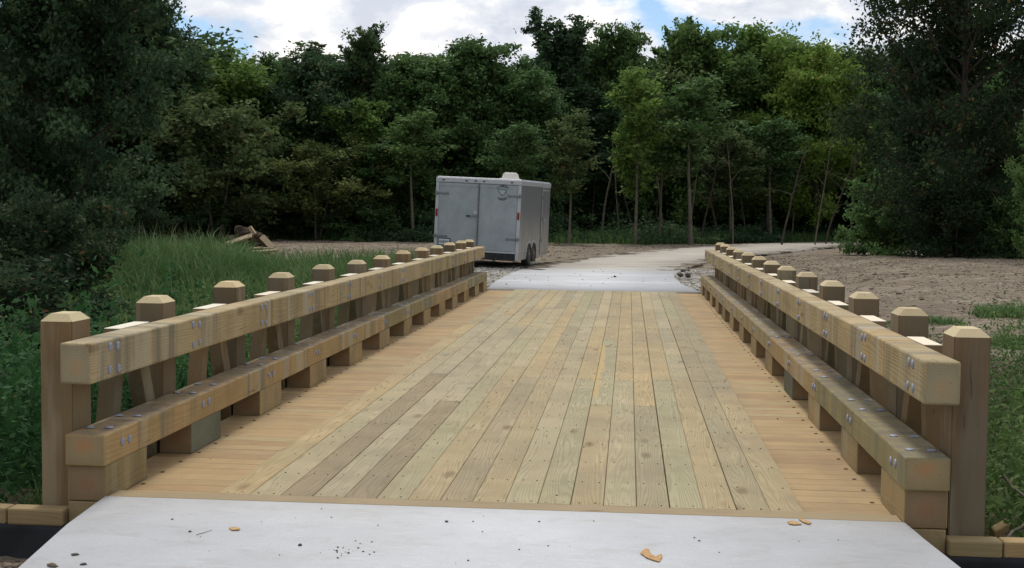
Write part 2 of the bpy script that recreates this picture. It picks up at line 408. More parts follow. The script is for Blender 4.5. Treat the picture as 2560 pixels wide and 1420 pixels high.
M['weed_dark'] = leafmat('dark_weed_leaves', (0.020, 0.059, 0.020), (0.036, 0.098, 0.031), (0.070, 0.154, 0.056), hue=.0, brown=.04)  # darker greens than the other weeds
M['straw'] = leafmat('dry_straw', (.17, .19, .09), (.24, .27, .14), (.36, .36, .22), hue=.0)
M['bark'] = flat('grey_bark', (.08, .068, .055), .9, 0, .1, 12, .35, .8, dark=(.06, .05, .04))
M['bark_pale'] = flat('pale_bark', (.15, .132, .105), .9, 0, .1, 14, .3, .8, dark=(.11, .095, .072))

# ------------------------------------------------------------------ terrain
def height(x, y):
    x = np.asarray(x, float); y = np.asarray(y, float)
    farb = np.where(x < 0, 26+(-x)*.45, 26-x*2.6)           # where the far bank reaches the top
    farb = np.clip(farb, 9.5, 33)
    near = 6.7
    d = sst(farb, farb-9, y)*sst(near-.3, near+6, y)
    z = -1.35*d
    z = z-.06
    z = np.where(y < 6.68, -.34+.13*sst(6.3, 4.6, y), z)
    step = sst(6.66, 7.3, y)*(y < 12)*sst(12, 8, y)
    z = np.where(y >= 6.68, np.minimum(z, -.30*sst(13, 9, y)-.06), z)
    # soft heap of dug earth on the right
    mound = .28*np.exp(-(((x-11)/6.5)**2+((y-36)/11)**2))+.16*np.exp(-(((x-6.0)/2.6)**2+((y-27)/6)**2))
    z = z+mound*sst(3.2, 5.5, x-(y-25)*.17)
    rough = ((fbm(x*1.1, y*1.1, 4, .55)-.5)*.16+(fbm(x*2.6+5, y*3.4, 3, .6)-.5)*.07*(.3+1.2*fbm(x*.5, y*.5, 2)))*sst(5, 12, y)
    # keep clear of the concrete
    pc = pathdist(x, y)
    rough = rough*np.clip(pc/1.2, .12, 1)
    z = z+rough
    return z
PL = [(-2.84, 25.3), (-2.95, 27.8), (-2.96, 30.3), (-2.9, 33.2), (-2.86, 34.0), (-2.62, 36.2), (-2.35, 37.8), (-1.72, 41.1), (-1, 44.7), (-.1, 48.5), (2.26, 56), (3.9, 61.9), (6.9, 66.8), (11.9, 72.8), (17, 78.5), (30, 90)]
PR = [(1.46, 25.3), (1.20, 27.8), (1.12, 30.4), (1.16, 32.4), (1.36, 34.4), (1.8, 37.2), (2.4, 40.7), (3.4, 43.9), (4.3, 46.6), (5.3, 49.3), (8.5, 58.2), (10.6, 63), (12.2, 66.5), (15.5, 71.6), (20, 76), (33, 87)]
pm = np.array([((a[0]+b[0])/2, (a[1]+b[1])/2, math.dist(a, b)/2) for a, b in zip(PL, PR)])
def pathdist(x, y):
    """distance outside the concrete strip (0 inside)"""
    d = np.full(np.shape(x), 1e9)
    for i in range(len(pm)-1):
        a = pm[i]; b = pm[i+1]; ab = b[:2]-a[:2]; L2 = (ab**2).sum()
        t = np.clip(((x-a[0])*ab[0]+(y-a[1])*ab[1])/L2, 0, 1)
        q = np.hypot(x-a[0]-t*ab[0], y-a[1]-t*ab[1])-(a[2]+(b[2]-a[2])*t)
        d = np.minimum(d, q)
    return np.maximum(d, 0)
def ground():
    xs = np.concatenate([np.linspace(-420, -60, 12), np.linspace(-55, -20, 40), np.arange(-19.9, 20, .14), np.linspace(20.2, 55, 50), np.linspace(60, 420, 12)])
    ys = np.concatenate([np.linspace(-60, 3, 20), np.arange(3.2, 6.5, .11), np.arange(6.5, 45, .13), np.arange(45, 95, .35), np.linspace(97, 700, 24)])
    X, Y = np.meshgrid(xs, ys, indexing='ij')
    Z = height(X, Y)
    V = np.stack([X, Y, Z], -1).reshape(-1, 3)
    nx, ny = X.shape
    i = np.arange(nx*ny).reshape(nx, ny)
    F = np.stack([i[:-1, :-1], i[1:, :-1], i[1:, 1:], i[:-1, 1:]], -1).reshape(-1, 4)
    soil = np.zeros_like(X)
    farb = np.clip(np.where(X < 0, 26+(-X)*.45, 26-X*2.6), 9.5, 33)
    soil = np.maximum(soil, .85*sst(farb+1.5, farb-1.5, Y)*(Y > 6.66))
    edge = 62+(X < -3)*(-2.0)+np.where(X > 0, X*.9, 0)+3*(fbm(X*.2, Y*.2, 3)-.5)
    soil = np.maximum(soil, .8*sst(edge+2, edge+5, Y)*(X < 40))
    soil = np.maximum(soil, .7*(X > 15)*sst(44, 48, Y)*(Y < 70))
    me = mesh_np('ground', V, F, True, {'soil': soil.ravel()})
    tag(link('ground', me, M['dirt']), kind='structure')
ground()

def slab(name, L, R_, z1, z0, mat):
    n = len(L); V = []
    for (a, b) in zip(L, R_):
        V += [(a[0], a[1], z1), (b[0], b[1], z1), (b[0], b[1], z0), (a[0], a[1], z0)]
    F = []
    for i in range(n-1):
        o = 4*i
        for k in range(4):
            F.append((o+k, o+(k+1) % 4, o+4+(k+1) % 4, o+4+k))
    F += [(0, 3, 2, 1), (4*n-4, 4*n-3, 4*n-2, 4*n-1)]
    me = mesh_np(name, V, F); bm = bmesh.new(); bm.from_mesh(me); bmesh.ops.recalc_face_normals(bm, faces=bm.faces); bm.to_mesh(me); bm.free()
    return tag(link(name, me, mat), kind='structure')
slab('near_concrete_path', [(-2.85, 6.638), (-2.785, 6.023), (-2.657, 5.254), (-2.35, 3.6), (-1.9, 1), (-1.8, -4)], [(1.452, 6.638), (1.476, 6.307), (1.53, 5.75), (1.75, 3.6), (2.1, 1), (2.2, -4)], 0, -.16, M['concrete'])
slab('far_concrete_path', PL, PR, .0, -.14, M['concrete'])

# ------------------------------------------------------------------ bridge deck
YP = [6.75, 8.12, 9.70, 11.22, 12.82, 14.45, 15.96, 17.50, 19.09, 20.65, 22.15, 23.65, 24.90]
YB = [6.64, 8.00, 9.56, 11.12, 12.74, 14.32, 15.90, 17.46, 18.94, 20.38, 21.86, 23.42, 24.78]
Y0, Y1 = 6.62, 25.36
deck = empty('bridge_deck', (-.7, Y0, 0))
tag(deck, 'wide bridge deck of long tan planks over orange cross planks, between the two guardrails', 'bridge deck')
def rel(o): o.parent = deck; o.location = (.7, -Y0, 0); return o
b = BM(); x0 = -2.268; w = 3.232/18
joints_all = [8.83, 10.37, 11.96, 13.5, 15.65, 17.25, 18.8, 20.5, 22.1]
known = {0: [17.31, 22.17], 1: [15.7, 20.4], 2: [12.1, 18.8], 3: [15.7, 20.45], 4: [10.37, 17.25], 5: [15.74, 22.1], 6: [12.8, 20.5], 7: [12.0, 22.0], 8: [14.7, 17.24],
         9: [15.67, 20.5], 10: [11.96, 17.26], 11: [10.36, 15.65], 12: [11.94, 17.25], 13: [10.37, 15.62, 22.1], 14: [11.99, 15.65, 20.5], 15: [11.96, 15.62, 22.05], 16: [11.97, 18.8], 17: [11.56, 20.6]}
pk = 0
gaps = [random.choice((.0012, .0015, .0025, .0035, .005)) for _ in range(19)]
for i in range(18):
    js = [6.795] + known[i] + [25.30]
    for a, c in zip(js[:-1], js[1:]):
        pk += 1; g = 0; ga, gb = gaps[i]/2, gaps[i+1]/2; jw = random.uniform(-.0012, .0012)
        dz = -.0025*random.random()
        pid = random.random()
        if i == 13 and 10 < a < 15 : pid = .0
        b.box(x0+i*w+ga+max(jw, 0), x0+(i+1)*w-gb+min(jw, 0), a+.0025, c-.0025, -.041, dz, bev=.003, seg=1, pid=pid)
rel(b.done('running_planks', M['plank']))
b = BM()

ylw = {(-1, 4), (-1, 5), (1, 6), (1, 7), (1, 8)}
for sgn, xa, xb in ((-1, -3.07, x0-.004), (1, .968, 1.673)):
    b = BM(); y = Y0+.17
    while y < 25.3:
        g = .004
        yy = y+(0 if sgn < 0 else .06)
        b.box(xa, xb, yy+g/2, min(yy+.158-g/2, 25.31), -.085, -.030-.001*random.random(), bev=.0012, seg=1, pid=random.random())
        y += .158
    rel(b.done('cross_planks', M['cross']))

b = BM(); b.box(x0-.0, .965, Y0+.17, 25.31, -.13, -.0425)
rel(b.done('under_planks', M['post']))
b = BM(); b.box(-2.838, 1.444, 6.642, 6.789, -.09, .001, bev=.004, seg=1)
rel(b.done('header_plank', M['header']))
b = BM(); b.box(-3.06, x0-.006, 25.315, 25.352, -.2, .002, bev=.003, seg=1); rel(b.done('end_board', M['header']))
b = BM(); b.box(.970, 1.66, 25.315, 25.352, -.2, .002, bev=.003, seg=1); rel(b.done('end_board', M['header']))
b = BM(); b.box(x0-.002, .966, 25.303, 25.352, -.2, -.001, bev=.003, seg=1); rel(b.done('end_board', M['header']))
# bolts/nails in the side planks: more than a hundred, so the nearest are parts and the rest one piece
def nail_mesh():
    b = BM(); b.cyl((0, 0, .0), .013, .003, n=10); b.bm.verts.ensure_lookup_table()
    me = D.meshes.new('plank_nail'); b.bm.to_mesh(me); b.bm.free(); me.materials.append(M['nail']); return me
nm = nail_mesh()
rest = BM(); cnt = 0
for k in range(58):
    yy = 7.11+.3165*k
    if yy > 25.2: break
    for xx in (-2.815, 1.40):
        jx = xx+random.uniform(-.012, .012); jy = yy+(.08 if xx > 0 else 0)+random.uniform(-.02, .02)
        if cnt < 60:
            o = link('plank_nail', nm, None, deck, (jx+.7, jy-Y0, -.0280)); cnt += 1
        else:
            rest.cyl((jx, jy, -.0285), .015, .004, n=8)
rel(rest.done('plank_nails_far', M['nail'], kind='stuff'))
# screws of the running planks: small dark heads in rows
sc = BM(); 
for k, yy in enumerate([6.84, 7.38, 7.98, 8.6, 9.2, 9.8, 10.33, 10.41, 11.0, 11.5, 11.92, 12.0, 12.7, 13.4, 14.1, 14.8, 15.6, 15.7, 16.4, 17.2, 17.3]):
    for i in range(18):
        for q in (.045, .135):
            if random.random() < .8:
                sc.cyl((x0+i*w+q+random.uniform(-.008, .008), yy+random.uniform(-.012, .012), -.0005), .0055, .003, n=6)
rel(sc.done('plank_screws', M['nail'], kind='stuff'))

# ------------------------------------------------------------------ guardrails
def bolt_me(name, r):
    bm = bmesh.new()
    bmesh.ops.create_uvsphere(bm, u_segments=14, v_segments=8, radius=r)
    for v in bm.verts: v.co.z = max(v.co.z, -.002)*.32
    me = D.meshes.new(name); bm.to_mesh(me); bm.free(); me.shade_smooth(); me.materials.append(M['bolt']); return me
BOLT = bolt_me('carriage_bolt', .0265)
def post_mesh():
    b = BM()
    W_, L_, zt, zb = .187, .243, .955, -1.5
    h = .042; i = .042
    def ring(x0, x1, y0, y1, z): return [b.bm.verts.new(p) for p in ((x0, y0, z), (x1, y0, z), (x1, y1, z), (x0, y1, z))]
    r0 = ring(-W_, 0, 0, L_, zb); r1 = ring(-W_, 0, 0, L_, zt); r2 = ring(-W_+i, -i, i, L_-i, zt+h)
    for a, c, mi in ((r0, r1, 0), (r1, r2, 1)):
        for k in range(4):
            f = b.bm.faces.new((a[k], a[(k+1) % 4], c[(k+1) % 4], c[k])); f.material_index = mi
    f = b.bm.faces.new(r2); f.material_index = 1; b.bm.faces.new(r0[::-1])
    es = [e for e in b.bm.edges if e.is_valid and abs(e.verts[0].co.z-e.verts[1].co.z) > 1]
    bmesh.ops.bevel(b.bm, geom=es, offset=.006, segments=2, affect='EDGES')
    bmesh.ops.recalc_face_normals(b.bm, faces=b.bm.faces)
    me = D.meshes.new('post'); b.bm.to_mesh(me); b.bm.free()
    me.materials.append(M['post']); me.materials.append(M['cap'])
    return me
POST = post_mesh()
def brace_mesh():
    b = BM()
    t = .851
    near = lambda z: -.235*(t-z)
    # top block with two splayed legs, profile in y,z ; y=0 at the near top corner
    zb = -.35
    pts = [(0, t), (.48, t), (.48, .64)]
    pts += [(.30+.42*(t-.60), .60), (.30+.42*(t-.60)+.02, .60)]
    b.prism([(0, t), (.47, t), (.47, .70), (.16, .70), (near(.70), .70)], -.105, -.001)
    b.prism([(near(.6985), .6985), (near(.6985)+.115, .6985), (near(zb)+.115, zb), (near(zb), zb)], -.105, -.001)
    f2 = lambda z: .20+.42*(t-z)
    b.prism([(f2(.6985), .6985), (f2(.6985)+.15, .6985), (f2(zb)+.15, zb), (f2(zb), zb)], -.103, -.003)
    for f in b.bm.faces:
        if f.calc_center_median().z > t-.01: f.material_index = 1
    bmesh.ops.bevel(b.bm, geom=[e for e in b.bm.edges], offset=.003, segments=1, affect='EDGES')
    for f in b.bm.faces:
        f.material_index = 1 if (f.calc_center_median().z > t-.004) else 0
    me = D.meshes.new('brace'); b.bm.to_mesh(me); b.bm.free(); me.materials.append(M['brace']); me.materials.append(M['pale'])
    return me
BRACE = brace_mesh()
def guardrail(side, label, seams_rail, seams_curb):
    """built for the left side (inner faces look to +x); mirrored in x for the right"""
    s = 1 if side == 'L' else -1
    if side == 'L': xi, xo, ci, cu = -2.900, -3.080, -2.842, -3.070
    else: xi, xo, ci, cu = 1.518, 1.702, 1.442, 1.674
    root = empty('guardrail', (xo, Y0, 0)); tag(root, label, 'guardrail', 'timber guardrails of the bridge')
    def R_(o): o.parent = root; o.location = Vector((-xo, -Y0, 0)); return o
    def child(name, me, x, y, z, mirror=False, rot=None, parent=None):
        p = parent or root
        o = link(name, me, None, p)
        base = Vector((xo, Y0, 0))
        if parent is not None: base = Vector((xo, Y0, 0))+p.location
        o.location = Vector((x, y, z))-base
        if mirror: o.rotation_euler = (0, 0, math.pi)
        if rot: o.rotation_euler = rot
        return o
    # posts and braces
    for n, yp in enumerate(YP):
        o = link('post', POST, None, root)
        if s > 0: o.location = (-.001, yp-Y0, random.uniform(-.009, .009)); o.rotation_euler = (random.uniform(-.004, .004), 0, 0)
        else: o.location = (.001, yp-Y0+.243, random.uniform(-.006, .006)); o.rotation_euler = (0, 0, math.pi)
    for n in range(1, 13):
        if s > 0:
            o = link('rail_brace', BRACE, None, root); o.location = (-.001, YP[n]-.70-Y0, 0)
        else:
            o = link('rail_brace', BRACE_R, None, root); o.location = (.001, YP[n]-.70-Y0, 0)
    # beams, in joined lengths
    def beam(name, xa, xb, za, zb, seams, mats, br):
        ys = [Y0-.035 if name == 'top_rail' else Y0] + seams + [25.40 if name == 'top_rail' else 25.36]
        out = []
        for a, c in zip(ys[:-1], ys[1:]):
            bb = BM(); j = random.uniform(-.0025, .0025)
            bb.box(min(xa, xb), max(xa, xb), a-a, c-a-.003, za+j, zb+j, bev=br, seg=3, mi=0, endmi=1)
            o = bb.done(name, mats, root); o.location = Vector((-xo, a-Y0, 0))
            out.append((a, c, o))
        return out
    rails = beam('top_rail', xi, xo, .623, .849, seams_rail, [M['rail'], M['rail_end']], .014)
    curbs = beam('curb_beam', ci, cu, .169, .344, seams_curb, [M['curb'], M['curb_end']], .010)
    # blocks under the curb
    for n, yb in enumerate(YB):
        bb = BM(); ln = .60 if n < 12 else .575
        bb.box(min(ci, cu)+.004, max(ci, cu)-.004, 0, ln, -.0295, .1675, bev=.006, seg=2, mi=0, endmi=1)
        o = bb.done('curb_block', [M['greenish'] if (side, n) in (('L', 1), ('R', 3)) else M['block'], M['block_end']], root); o.location = Vector((-xo, yb-Y0+random.uniform(-.01, .01)*(n > 0), 0))
    bb = BM(); a_, b_ = (min(ci, cu)+.004, min(ci, cu)+.50) if s > 0 else (max(ci, cu)-.50, max(ci, cu)-.008)
    bb.box(a_, b_, 0, .158, -.235, -.034, bev=.008, seg=2, mi=0, endmi=0)
    o = bb.done('sill_block', [M['block']], root); o.location = Vector((-xo, .022, 0))
    # carriage bolts: near posts one by one, the far ones as one piece
    far = BM()
    def put(x, y, z, rot, lst, n):
        if n < 9:
            for (a, c, o) in lst:
                if a <= y < c:
                    q = link('bolt', BOLT, None, o)
                    q.location = Vector((x, y-a, z)); q.rotation_euler = rot; return
        else:
            # far: little domes
            v = far.cyl((0, 0, .003), .024, .006, n=8)
            Rm = Matrix.Rotation(rot[1], 4, 'Y')
            for w_ in v: w_.co = Rm @ w_.co + Vector((x, y, z))
    rin = (0, math.pi/2*s, 0)
    for n, yp in enumerate(YP):
        for dy in (.09, .2):
            for zz in ((.803, .673)):
                put(xi+s*.001, yp+dy+random.uniform(-.012, .012), zz+random.uniform(-.006, .006), rin, rails, n)
            put(ci+s*.001, yp+dy+.01+random.uniform(-.012, .012), .262+random.uniform(-.008, .008), rin, curbs, n)
        for dy in (.08, .5):
            for q in (.30, .78):
                if n >= 9 and dy > .3: continue
                put(ci+(cu-ci)*q, yp+dy+random.uniform(-.01, .01), .345, (0, 0, 0), curbs, n)
    R_(far.done('bolts_far', M['bolt'], kind='stuff'))
    return root
# mirrored brace for the right hand side
BRACE_R = BRACE.copy()
for v in BRACE_R.vertices: v.co.x = -v.co.x
BRACE_R.flip_normals()
guardrail('L', 'long tan timber guardrail on the left side of the bridge, running towards the grey trailer', [10.1, 13.02, 17.62, 22.2], [10.9, 14.6, 18.4, 22.3])
guardrail('R', 'long tan timber guardrail on the right side of the bridge, beside the open dug earth', [7.62, 10.0, 11.42, 16.15, 20.7], [9.8, 13.0, 17.6, 21.9])

# retaining timbers and silt fabric at the near abutment
def strip_fabric(name, x0_, x1_, label):
    n = 46; m_ = 9
    V = []
    for i in range(n):
        x = x0_+(x1_-x0_)*i/(n-1)
        for j in range(m_):
            t = j/(m_-1)
            fold = .035*t*math.sin(x*17+2.5*t+math.sin(x*5)*2)+.02*t*math.sin(x*41-t*5)
            V.append((x, 6.60-.05*t+fold, -.155-.30*t))
    F = [(i*m_+j, (i+1)*m_+j, (i+1)*m_+j+1, i*m_+j+1) for i in range(n-1) for j in range(m_-1)]
    me = mesh_np(name, V, F, True)
    o = link(name, me, M['fabric']); md = o.modifiers.new('t', 'SOLIDIFY'); md.thickness = .004
    tag(o, label, 'silt fabric', 'black silt fabric at the bridge end')
def retaining(xa, xb, xj, label, s):
    r = empty('retaining_timber', (xa, 6.6, -.1)); tag(r, label, 'timber edging', 'timber edging at the bridge end')
    for (a, c, ang) in ((xa, xj, 0), (xj, xb, .05*s)):
        b = BM(); b.box(0, c-a-.004*s, -.055, .055, -.168, -.075, bev=.012, seg=2) if s > 0 else b.box(c-a+.004, 0, -.055, .055, -.168, -.075, bev=.012, seg=2)
        o = b.done('timber_length', M['sill'], r); o.location = (a-xa, .05, .1); o.rotation_euler = (0, 0, ang)
retaining(-3.07, -6.5, -3.40, 'low timber edging butting the left guardrail above black fabric', -1)
retaining(1.668, 5.5, 1.945, 'low timber edging butting the right guardrail above black fabric', 1)
strip_fabric('silt_fabric', -2.75, -6.4, 'creased black fabric hanging under the left timber edging')
strip_fabric('silt_fabric', 1.38, 5.4, 'creased black fabric hanging under the right timber edging')
b = BM(); b.box(-6.4, -2.7, 6.70, 6.75, -1.5, -.19); b.box(1.4, 5.4, 6.70, 6.75, -1.5, -.19); b.box(-2.69, 1.39, 6.66, 6.78, -1.5, -.17)
tag(b.done('abutment', M['sill']), 'timber wall under the near end of the bridge deck', 'abutment')

# ------------------------------------------------------------------ trailer
def trailer():
    T = empty('cargo_trailer', (-4.25, 34.95, .26)); T.rotation_euler = (.006, .038, -.097)
    tag(T, 'grey enclosed cargo trailer with double rear doors and twin wheels parked beside the path', 'trailer')
    W_, L_, H_ = 2.41, 5.1, 2.19
    hw = W_/2
    mt, nt, out = newmat('grey_trailer_skin')
    tc = nt.nodes.new('ShaderNodeTexCoord')
    n1 = noise(nt, tc.outputs['Object'], 2.2, 4, .6)
    col = ramp(nt, n1, [(.35, (.265, .305, .325)), (.65, (.33, .372, .392))])
    sp = nt.nodes.new('ShaderNodeSeparateXYZ'); nt.links.new(tc.outputs['Object'], sp.inputs[0])
    lo = nt.nodes.new('ShaderNodeMapRange'); nt.links.new(sp.outputs['Z'], lo.inputs[0]); lo.inputs[1].default_value = 1.35; lo.inputs[2].default_value = .1
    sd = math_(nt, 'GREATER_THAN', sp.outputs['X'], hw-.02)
    nn = noise(nt, vmath(nt, 'MULTIPLY', tc.outputs['Object'], (1, 5, .8)), 3, 5, .7)
    dm = math_(nt, 'MULTIPLY', math_(nt, 'MULTIPLY', lo.outputs[0], sd), ramp(nt, nn, [(.34, (0, 0, 0)), (.56, (1, 1, 1))]))
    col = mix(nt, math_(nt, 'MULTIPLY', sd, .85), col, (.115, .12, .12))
    col = mix(nt, dm, col, (.40, .37, .32))
    nn2 = noise(nt, vmath(nt, 'MULTIPLY', tc.outputs['Object'], (3, 3, .6)), 5, 4, .7)
    col = mix(nt, ramp(nt, nn2, [(.55, (0, 0, 0)), (.75, (.25, .25, .25))]), col, (.16, .16, .15))
    princ(nt, out, col, .42, 0, bump(nt, n1, .05, .004), .4)
    M['skin'] = mt
    M['trim'] = flat('white_aluminium_trim', (.46, .48, .50), .4, .3, .4, 12, .08, .03)
    M['steel'] = flat('dull_steel', (.20, .21, .22), .5, .5, .4, 20, .2)
    M['blk'] = flat('dark_underframe', (.035, .035, .037), .8, 0, .2, 10, .3)
    M['rubber'] = flat('dusty_tyre', (.05, .047, .044), .9, 0, .15, 14, .35, .3, dark=(.085, .075, .06))
    M['rim'] = flat('dusty_wheel_rim', (.22, .205, .19), .7, .2, .3, 14, .3)
    M['lampd'] = flat('dull_marker_lens', (.16, .07, .07), .4)
    M['red'] = flat('red_lens', (.22, .014, .02), .3, 0, .5, 30, .2)
    M['ventp'] = flat('cream_plastic', (.72, .68, .61), .5, 0, .3, 10, .05)
    # box shell with double wheel arch on each side
    b = BM()
    b.box(-hw, hw, .03, L_, .20, H_-.05, bev=.01, seg=1)
    o = b.done('body', M['skin'], T)
    # lower side skirts with arches (polygon minus arches)
    for s in (-1, 1):
        yc1, yc2, ra = 1.62, 2.40, .395
        pts = [(.03, .1985), (.03, -.03)]
        def arc(yc, a0, a1, n=12): return [(yc+ra*math.cos(a), -.02+ra*1.02*math.sin(a)) for a in np.linspace(a0, a1, n)]
        low = [(yc1-ra, -.03)]
        # arches reach above .20 -> dark recess discs handle the part over the shell
        segs = [(.03, yc1-ra), (yc2+ra, L_)]
        for (a, c) in segs:
            b = BM(); b.box(s*hw-(.03 if s > 0 else 0), s*hw+(.03 if s < 0 else 0), a, c, -.03, .1985); b.done('side_skirt', M['skin'], T)
        # arch trim + recess
        b = BM()
        n = 40; ro = ra+.045
        prof = []
        def z_out(y, r): 
            z = -1
            for yc in (yc1, yc2):
                q = r*r-(y-yc)**2
                if q > 0: z = max(z, math.sqrt(q)+.03)
            return z
        ys = np.linspace(yc1-ro, yc2+ro, 60)
        xo_ = s*(hw+.012); xi_ = s*(hw-.05)
        vo = []
        for y in ys:
            zi = max(z_out(y, ra), -.03); zo = max(z_out(y, ro), -.03)
            vo.append([b.bm.verts.new((xo_, y, zi)), b.bm.verts.new((xo_, y, zo)), b.bm.verts.new((xi_, y, zo)), b.bm.verts.new((xi_, y, zi))])
        for q, r in zip(vo[:-1], vo[1:]):
            for k in range(4): b.bm.faces.new((q[k], q[(k+1) % 4], r[(k+1) % 4], r[k]))
        b.done('wheel_arch', M['trim'], T)
        b = BM()
        vv = [(y, max(z_out(y, ra), -.03)) for y in np.linspace(yc1-ra, yc2+ra, 50)]
        lowp = [(yc2+ra, -.03), (yc1-ra, -.03)]
        b.prism(vv+[(yc2+ra, -.04), (yc1-ra, -.04)], s*(hw+.003), s*(hw-.0), 0)
        b.done('wheel_well', M['blk'], T)
        for yc in (yc1, yc2):
            b = BM()
            prof = [(.19, -.10), (.30, -.105), (.335, -.085), (.345, -.03), (.345, .03), (.335, .085), (.30, .105), (.19, .10)]
            n = 40; rings = []
            for (r, x) in prof: rings.append([b.bm.verts.new((x, r*math.cos(a), r*math.sin(a))) for a in np.linspace(0, 2*math.pi, n, endpoint=False)])
            for q, r in zip(rings, rings[1:]+rings[:1]):
                for k in range(n): b.bm.faces.new((q[k], q[(k+1) % n], r[(k+1) % n], r[k]))
            wh = b.done('wheel', M['rubber'], T, (s*(hw-.06), yc, .085), smooth=True)
            b = BM(); b.cyl((s*.06, 0, 0), .192, .03, 0, 32); b.cyl((s*.085, 0, 0), .06, .04, 0, 16)
            for k in range(5):
                a = k*2*math.pi/5; b.cyl((s*.08, .1*math.cos(a), .1*math.sin(a)), .012, .03, 0, 8)
            b.done('rim', M['rim'], wh)
    # rear frame: header, posts, sill
    b = BM()
    b.box(-hw-.012, hw+.012, -.03, L_+.01, H_-.13, H_, bev=.012, seg=2)
    b.done('roof_trim', M['trim'], T)
    b = BM(); b.box(-hw+.02, hw-.02, .0, L_-.02, H_-.01, H_+.03, bev=.02, seg=2); b.done('roof', M['trim'], T)
    for x in (-1.0, -.34, 0-.08, .06+.1, .95):
        b = BM(); b.box(x-.035, x+.035, -.045, -.028, H_-.085, H_-.045, bev=.006); b.done('marker_lamp', M['lampd'], T)
    b = BM()
    b.box(-hw-.006, -hw+.085, -.02, .03, -.03, H_-.132, bev=.006); b.box(hw-.085, hw+.006, -.02, .03, -.03, H_-.132, bev=.006)
    b.box(-hw+.088, hw-.088, -.03, .05, .155, .205, bev=.006)
    b.done('rear_frame', M['trim'], T)
    b = BM(); b.box(-hw+.09, hw-.09, -.01, .08, -.03, .152, bev=.004); b.done('bumper', M['blk'], T)
    b = BM(); b.box(-hw+.1, hw-.1, .1, L_-.1, -.05, .19); b.box(-.05, .05, L_, L_+1.4, -.05, .05); b.done('chassis', M['blk'], T)
    b = BM(); b.cyl((0, L_+1.25, -.12), .03, .5, 2, 12); b.done('tongue_jack', M['steel'], T)
    # doors
    for s, xa, xb in ((-1, -hw+.092, .028), (1, .040, hw-.092)):
        b = BM(); b.box(xa, xb, -.028, .026, .212, H_-.145, bev=.008, seg=2)
        b.box(xa+.06, xb-.06, -.036, -.029, H_-.235, H_-.215, bev=.003)
        d = b.done('rear_door', M['skin'], T)
        for zc in (.80*H_, .255*H_):
            h = BM()
            if s < 0: h.box(-hw-.02, -hw+.36, -.055, -.038, zc-.022, zc+.022, bev=.006); h.cyl((-hw+.02, -.045, zc), .03, .10, 2, 10); h.cyl((-hw+.34, -.05, zc), .032, .03, 1, 10)
            else: h.box(hw-.36, hw+.02, -.055, -.038, zc-.022, zc+.022, bev=.006); h.cyl((hw-.02, -.045, zc), .03, .10, 2, 10); h.cyl((hw-.34, -.05, zc), .032, .03, 1, 10)
            h.done('hinge', M['steel'], d)
        if s < 0:
            h = BM()
            h.box(-.10, .0, -.05, -.037, .55*H_, .59*H_, bev=.01); h.done('lock_plate', M['trim'], d)
            h = BM(); h.cyl((.022, -.06, 1.15), .014, 1.86, 2, 10)
            for zc in (.24, .6, 1.0, 1.15, 1.6, 1.98): h.box(-.006, .05, -.062, -.038, zc-.03, zc+.03, bev=.004)
            h.box(-.19, .04, -.085, -.065, 1.135, 1.165, bev=.006)
            h.done('lock_bar', M['steel'], d)
            h = BM(); h.box(-.30, -.19, -.09, -.06, 1.125, 1.17, bev=.01); h.done('lock_handle', M['blk'], d)
    # number plate: the photograph shows blurred dark marks only
    b = BM(); b.box(-hw+.115, -hw+.475, -.05, -.037, .29, .50, bev=.006); p = b.done('plate_holder', M['blk'], T)
    M['plw'] = flat('plate_white', (.50, .54, .55), .5, 0, .3, 18, .15, .02)
    b = BM(); b.box(-hw+.14, -hw+.45, -.054, -.0505, .315, .475); p2 = b.done('number_plate', M['plw'], p)
    M['plm'] = flat('plate_mark', (.10, .13, .15), .6)
    b = BM()
    xx = -hw+.165
    for k, wd in enumerate((.03, .03, .026, .045, .028, .03, .03)):
        b.box(xx, xx+wd*.72, -.0568, -.0545, .365, .43); xx += wd+.008
    b.done('plate_marks', M['plm'], p2)
    for s in (-1, 1):
        b = BM()
        b.box(s*(hw-.04)-.03, s*(hw-.04)+.03, -.045, -.021, 1.10, 1.31, bev=.018, seg=3); b.done('tail_lamp', M['red'], T)
    # logo: two arcs of lettering and a cut-gem outline
    M['logo'] = flat('dark_green_decal', (.055, .085, .085), .5)
    M['logo2'] = flat('pale_green_decal', (.36, .42, .40), .5)
    lx, lz = .285*W_, .835*H_
    g = BM()
    out_ = [(-.13, .045), (-.09, .105), (.09, .105), (.13, .045), (0, -.10)]
    inn = [(-.105, .043), (-.075, .088), (.075, .088), (.105, .043), (0, -.072)]
    out_ = [(a*.95, c*.95) for a, c in out_]; inn = [(a*.95, c*.95) for a, c in inn]
    ov = [g.bm.verts.new((lx+a, -.0305, lz+c)) for a, c in out_]; iv = [g.bm.verts.new((lx+a, -.0305, lz+c)) for a, c in inn]
    for k in range(5): g.bm.faces.new((ov[k], ov[(k+1) % 5], iv[(k+1) % 5], iv[k]))
    r = bmesh.ops.extrude_face_region(g.bm, geom=g.bm.faces[:])
    for e in r['geom']:
        if isinstance(e, bmesh.types.BMVert): e.co.y -= .003
    lg = g.done('logo_gem', M['logo'], T)
    g = BM(); vv = [g.bm.verts.new((lx+a, -.0300, lz+c)) for a, c in inn]; g.bm.faces.new(vv)
    r = bmesh.ops.extrude_face_region(g.bm, geom=g.bm.faces[:])
    for e in r['geom']:
        if isinstance(e, bmesh.types.BMVert): e.co.y -= .0015
    g.done('gem_fill', M['logo2'], lg)
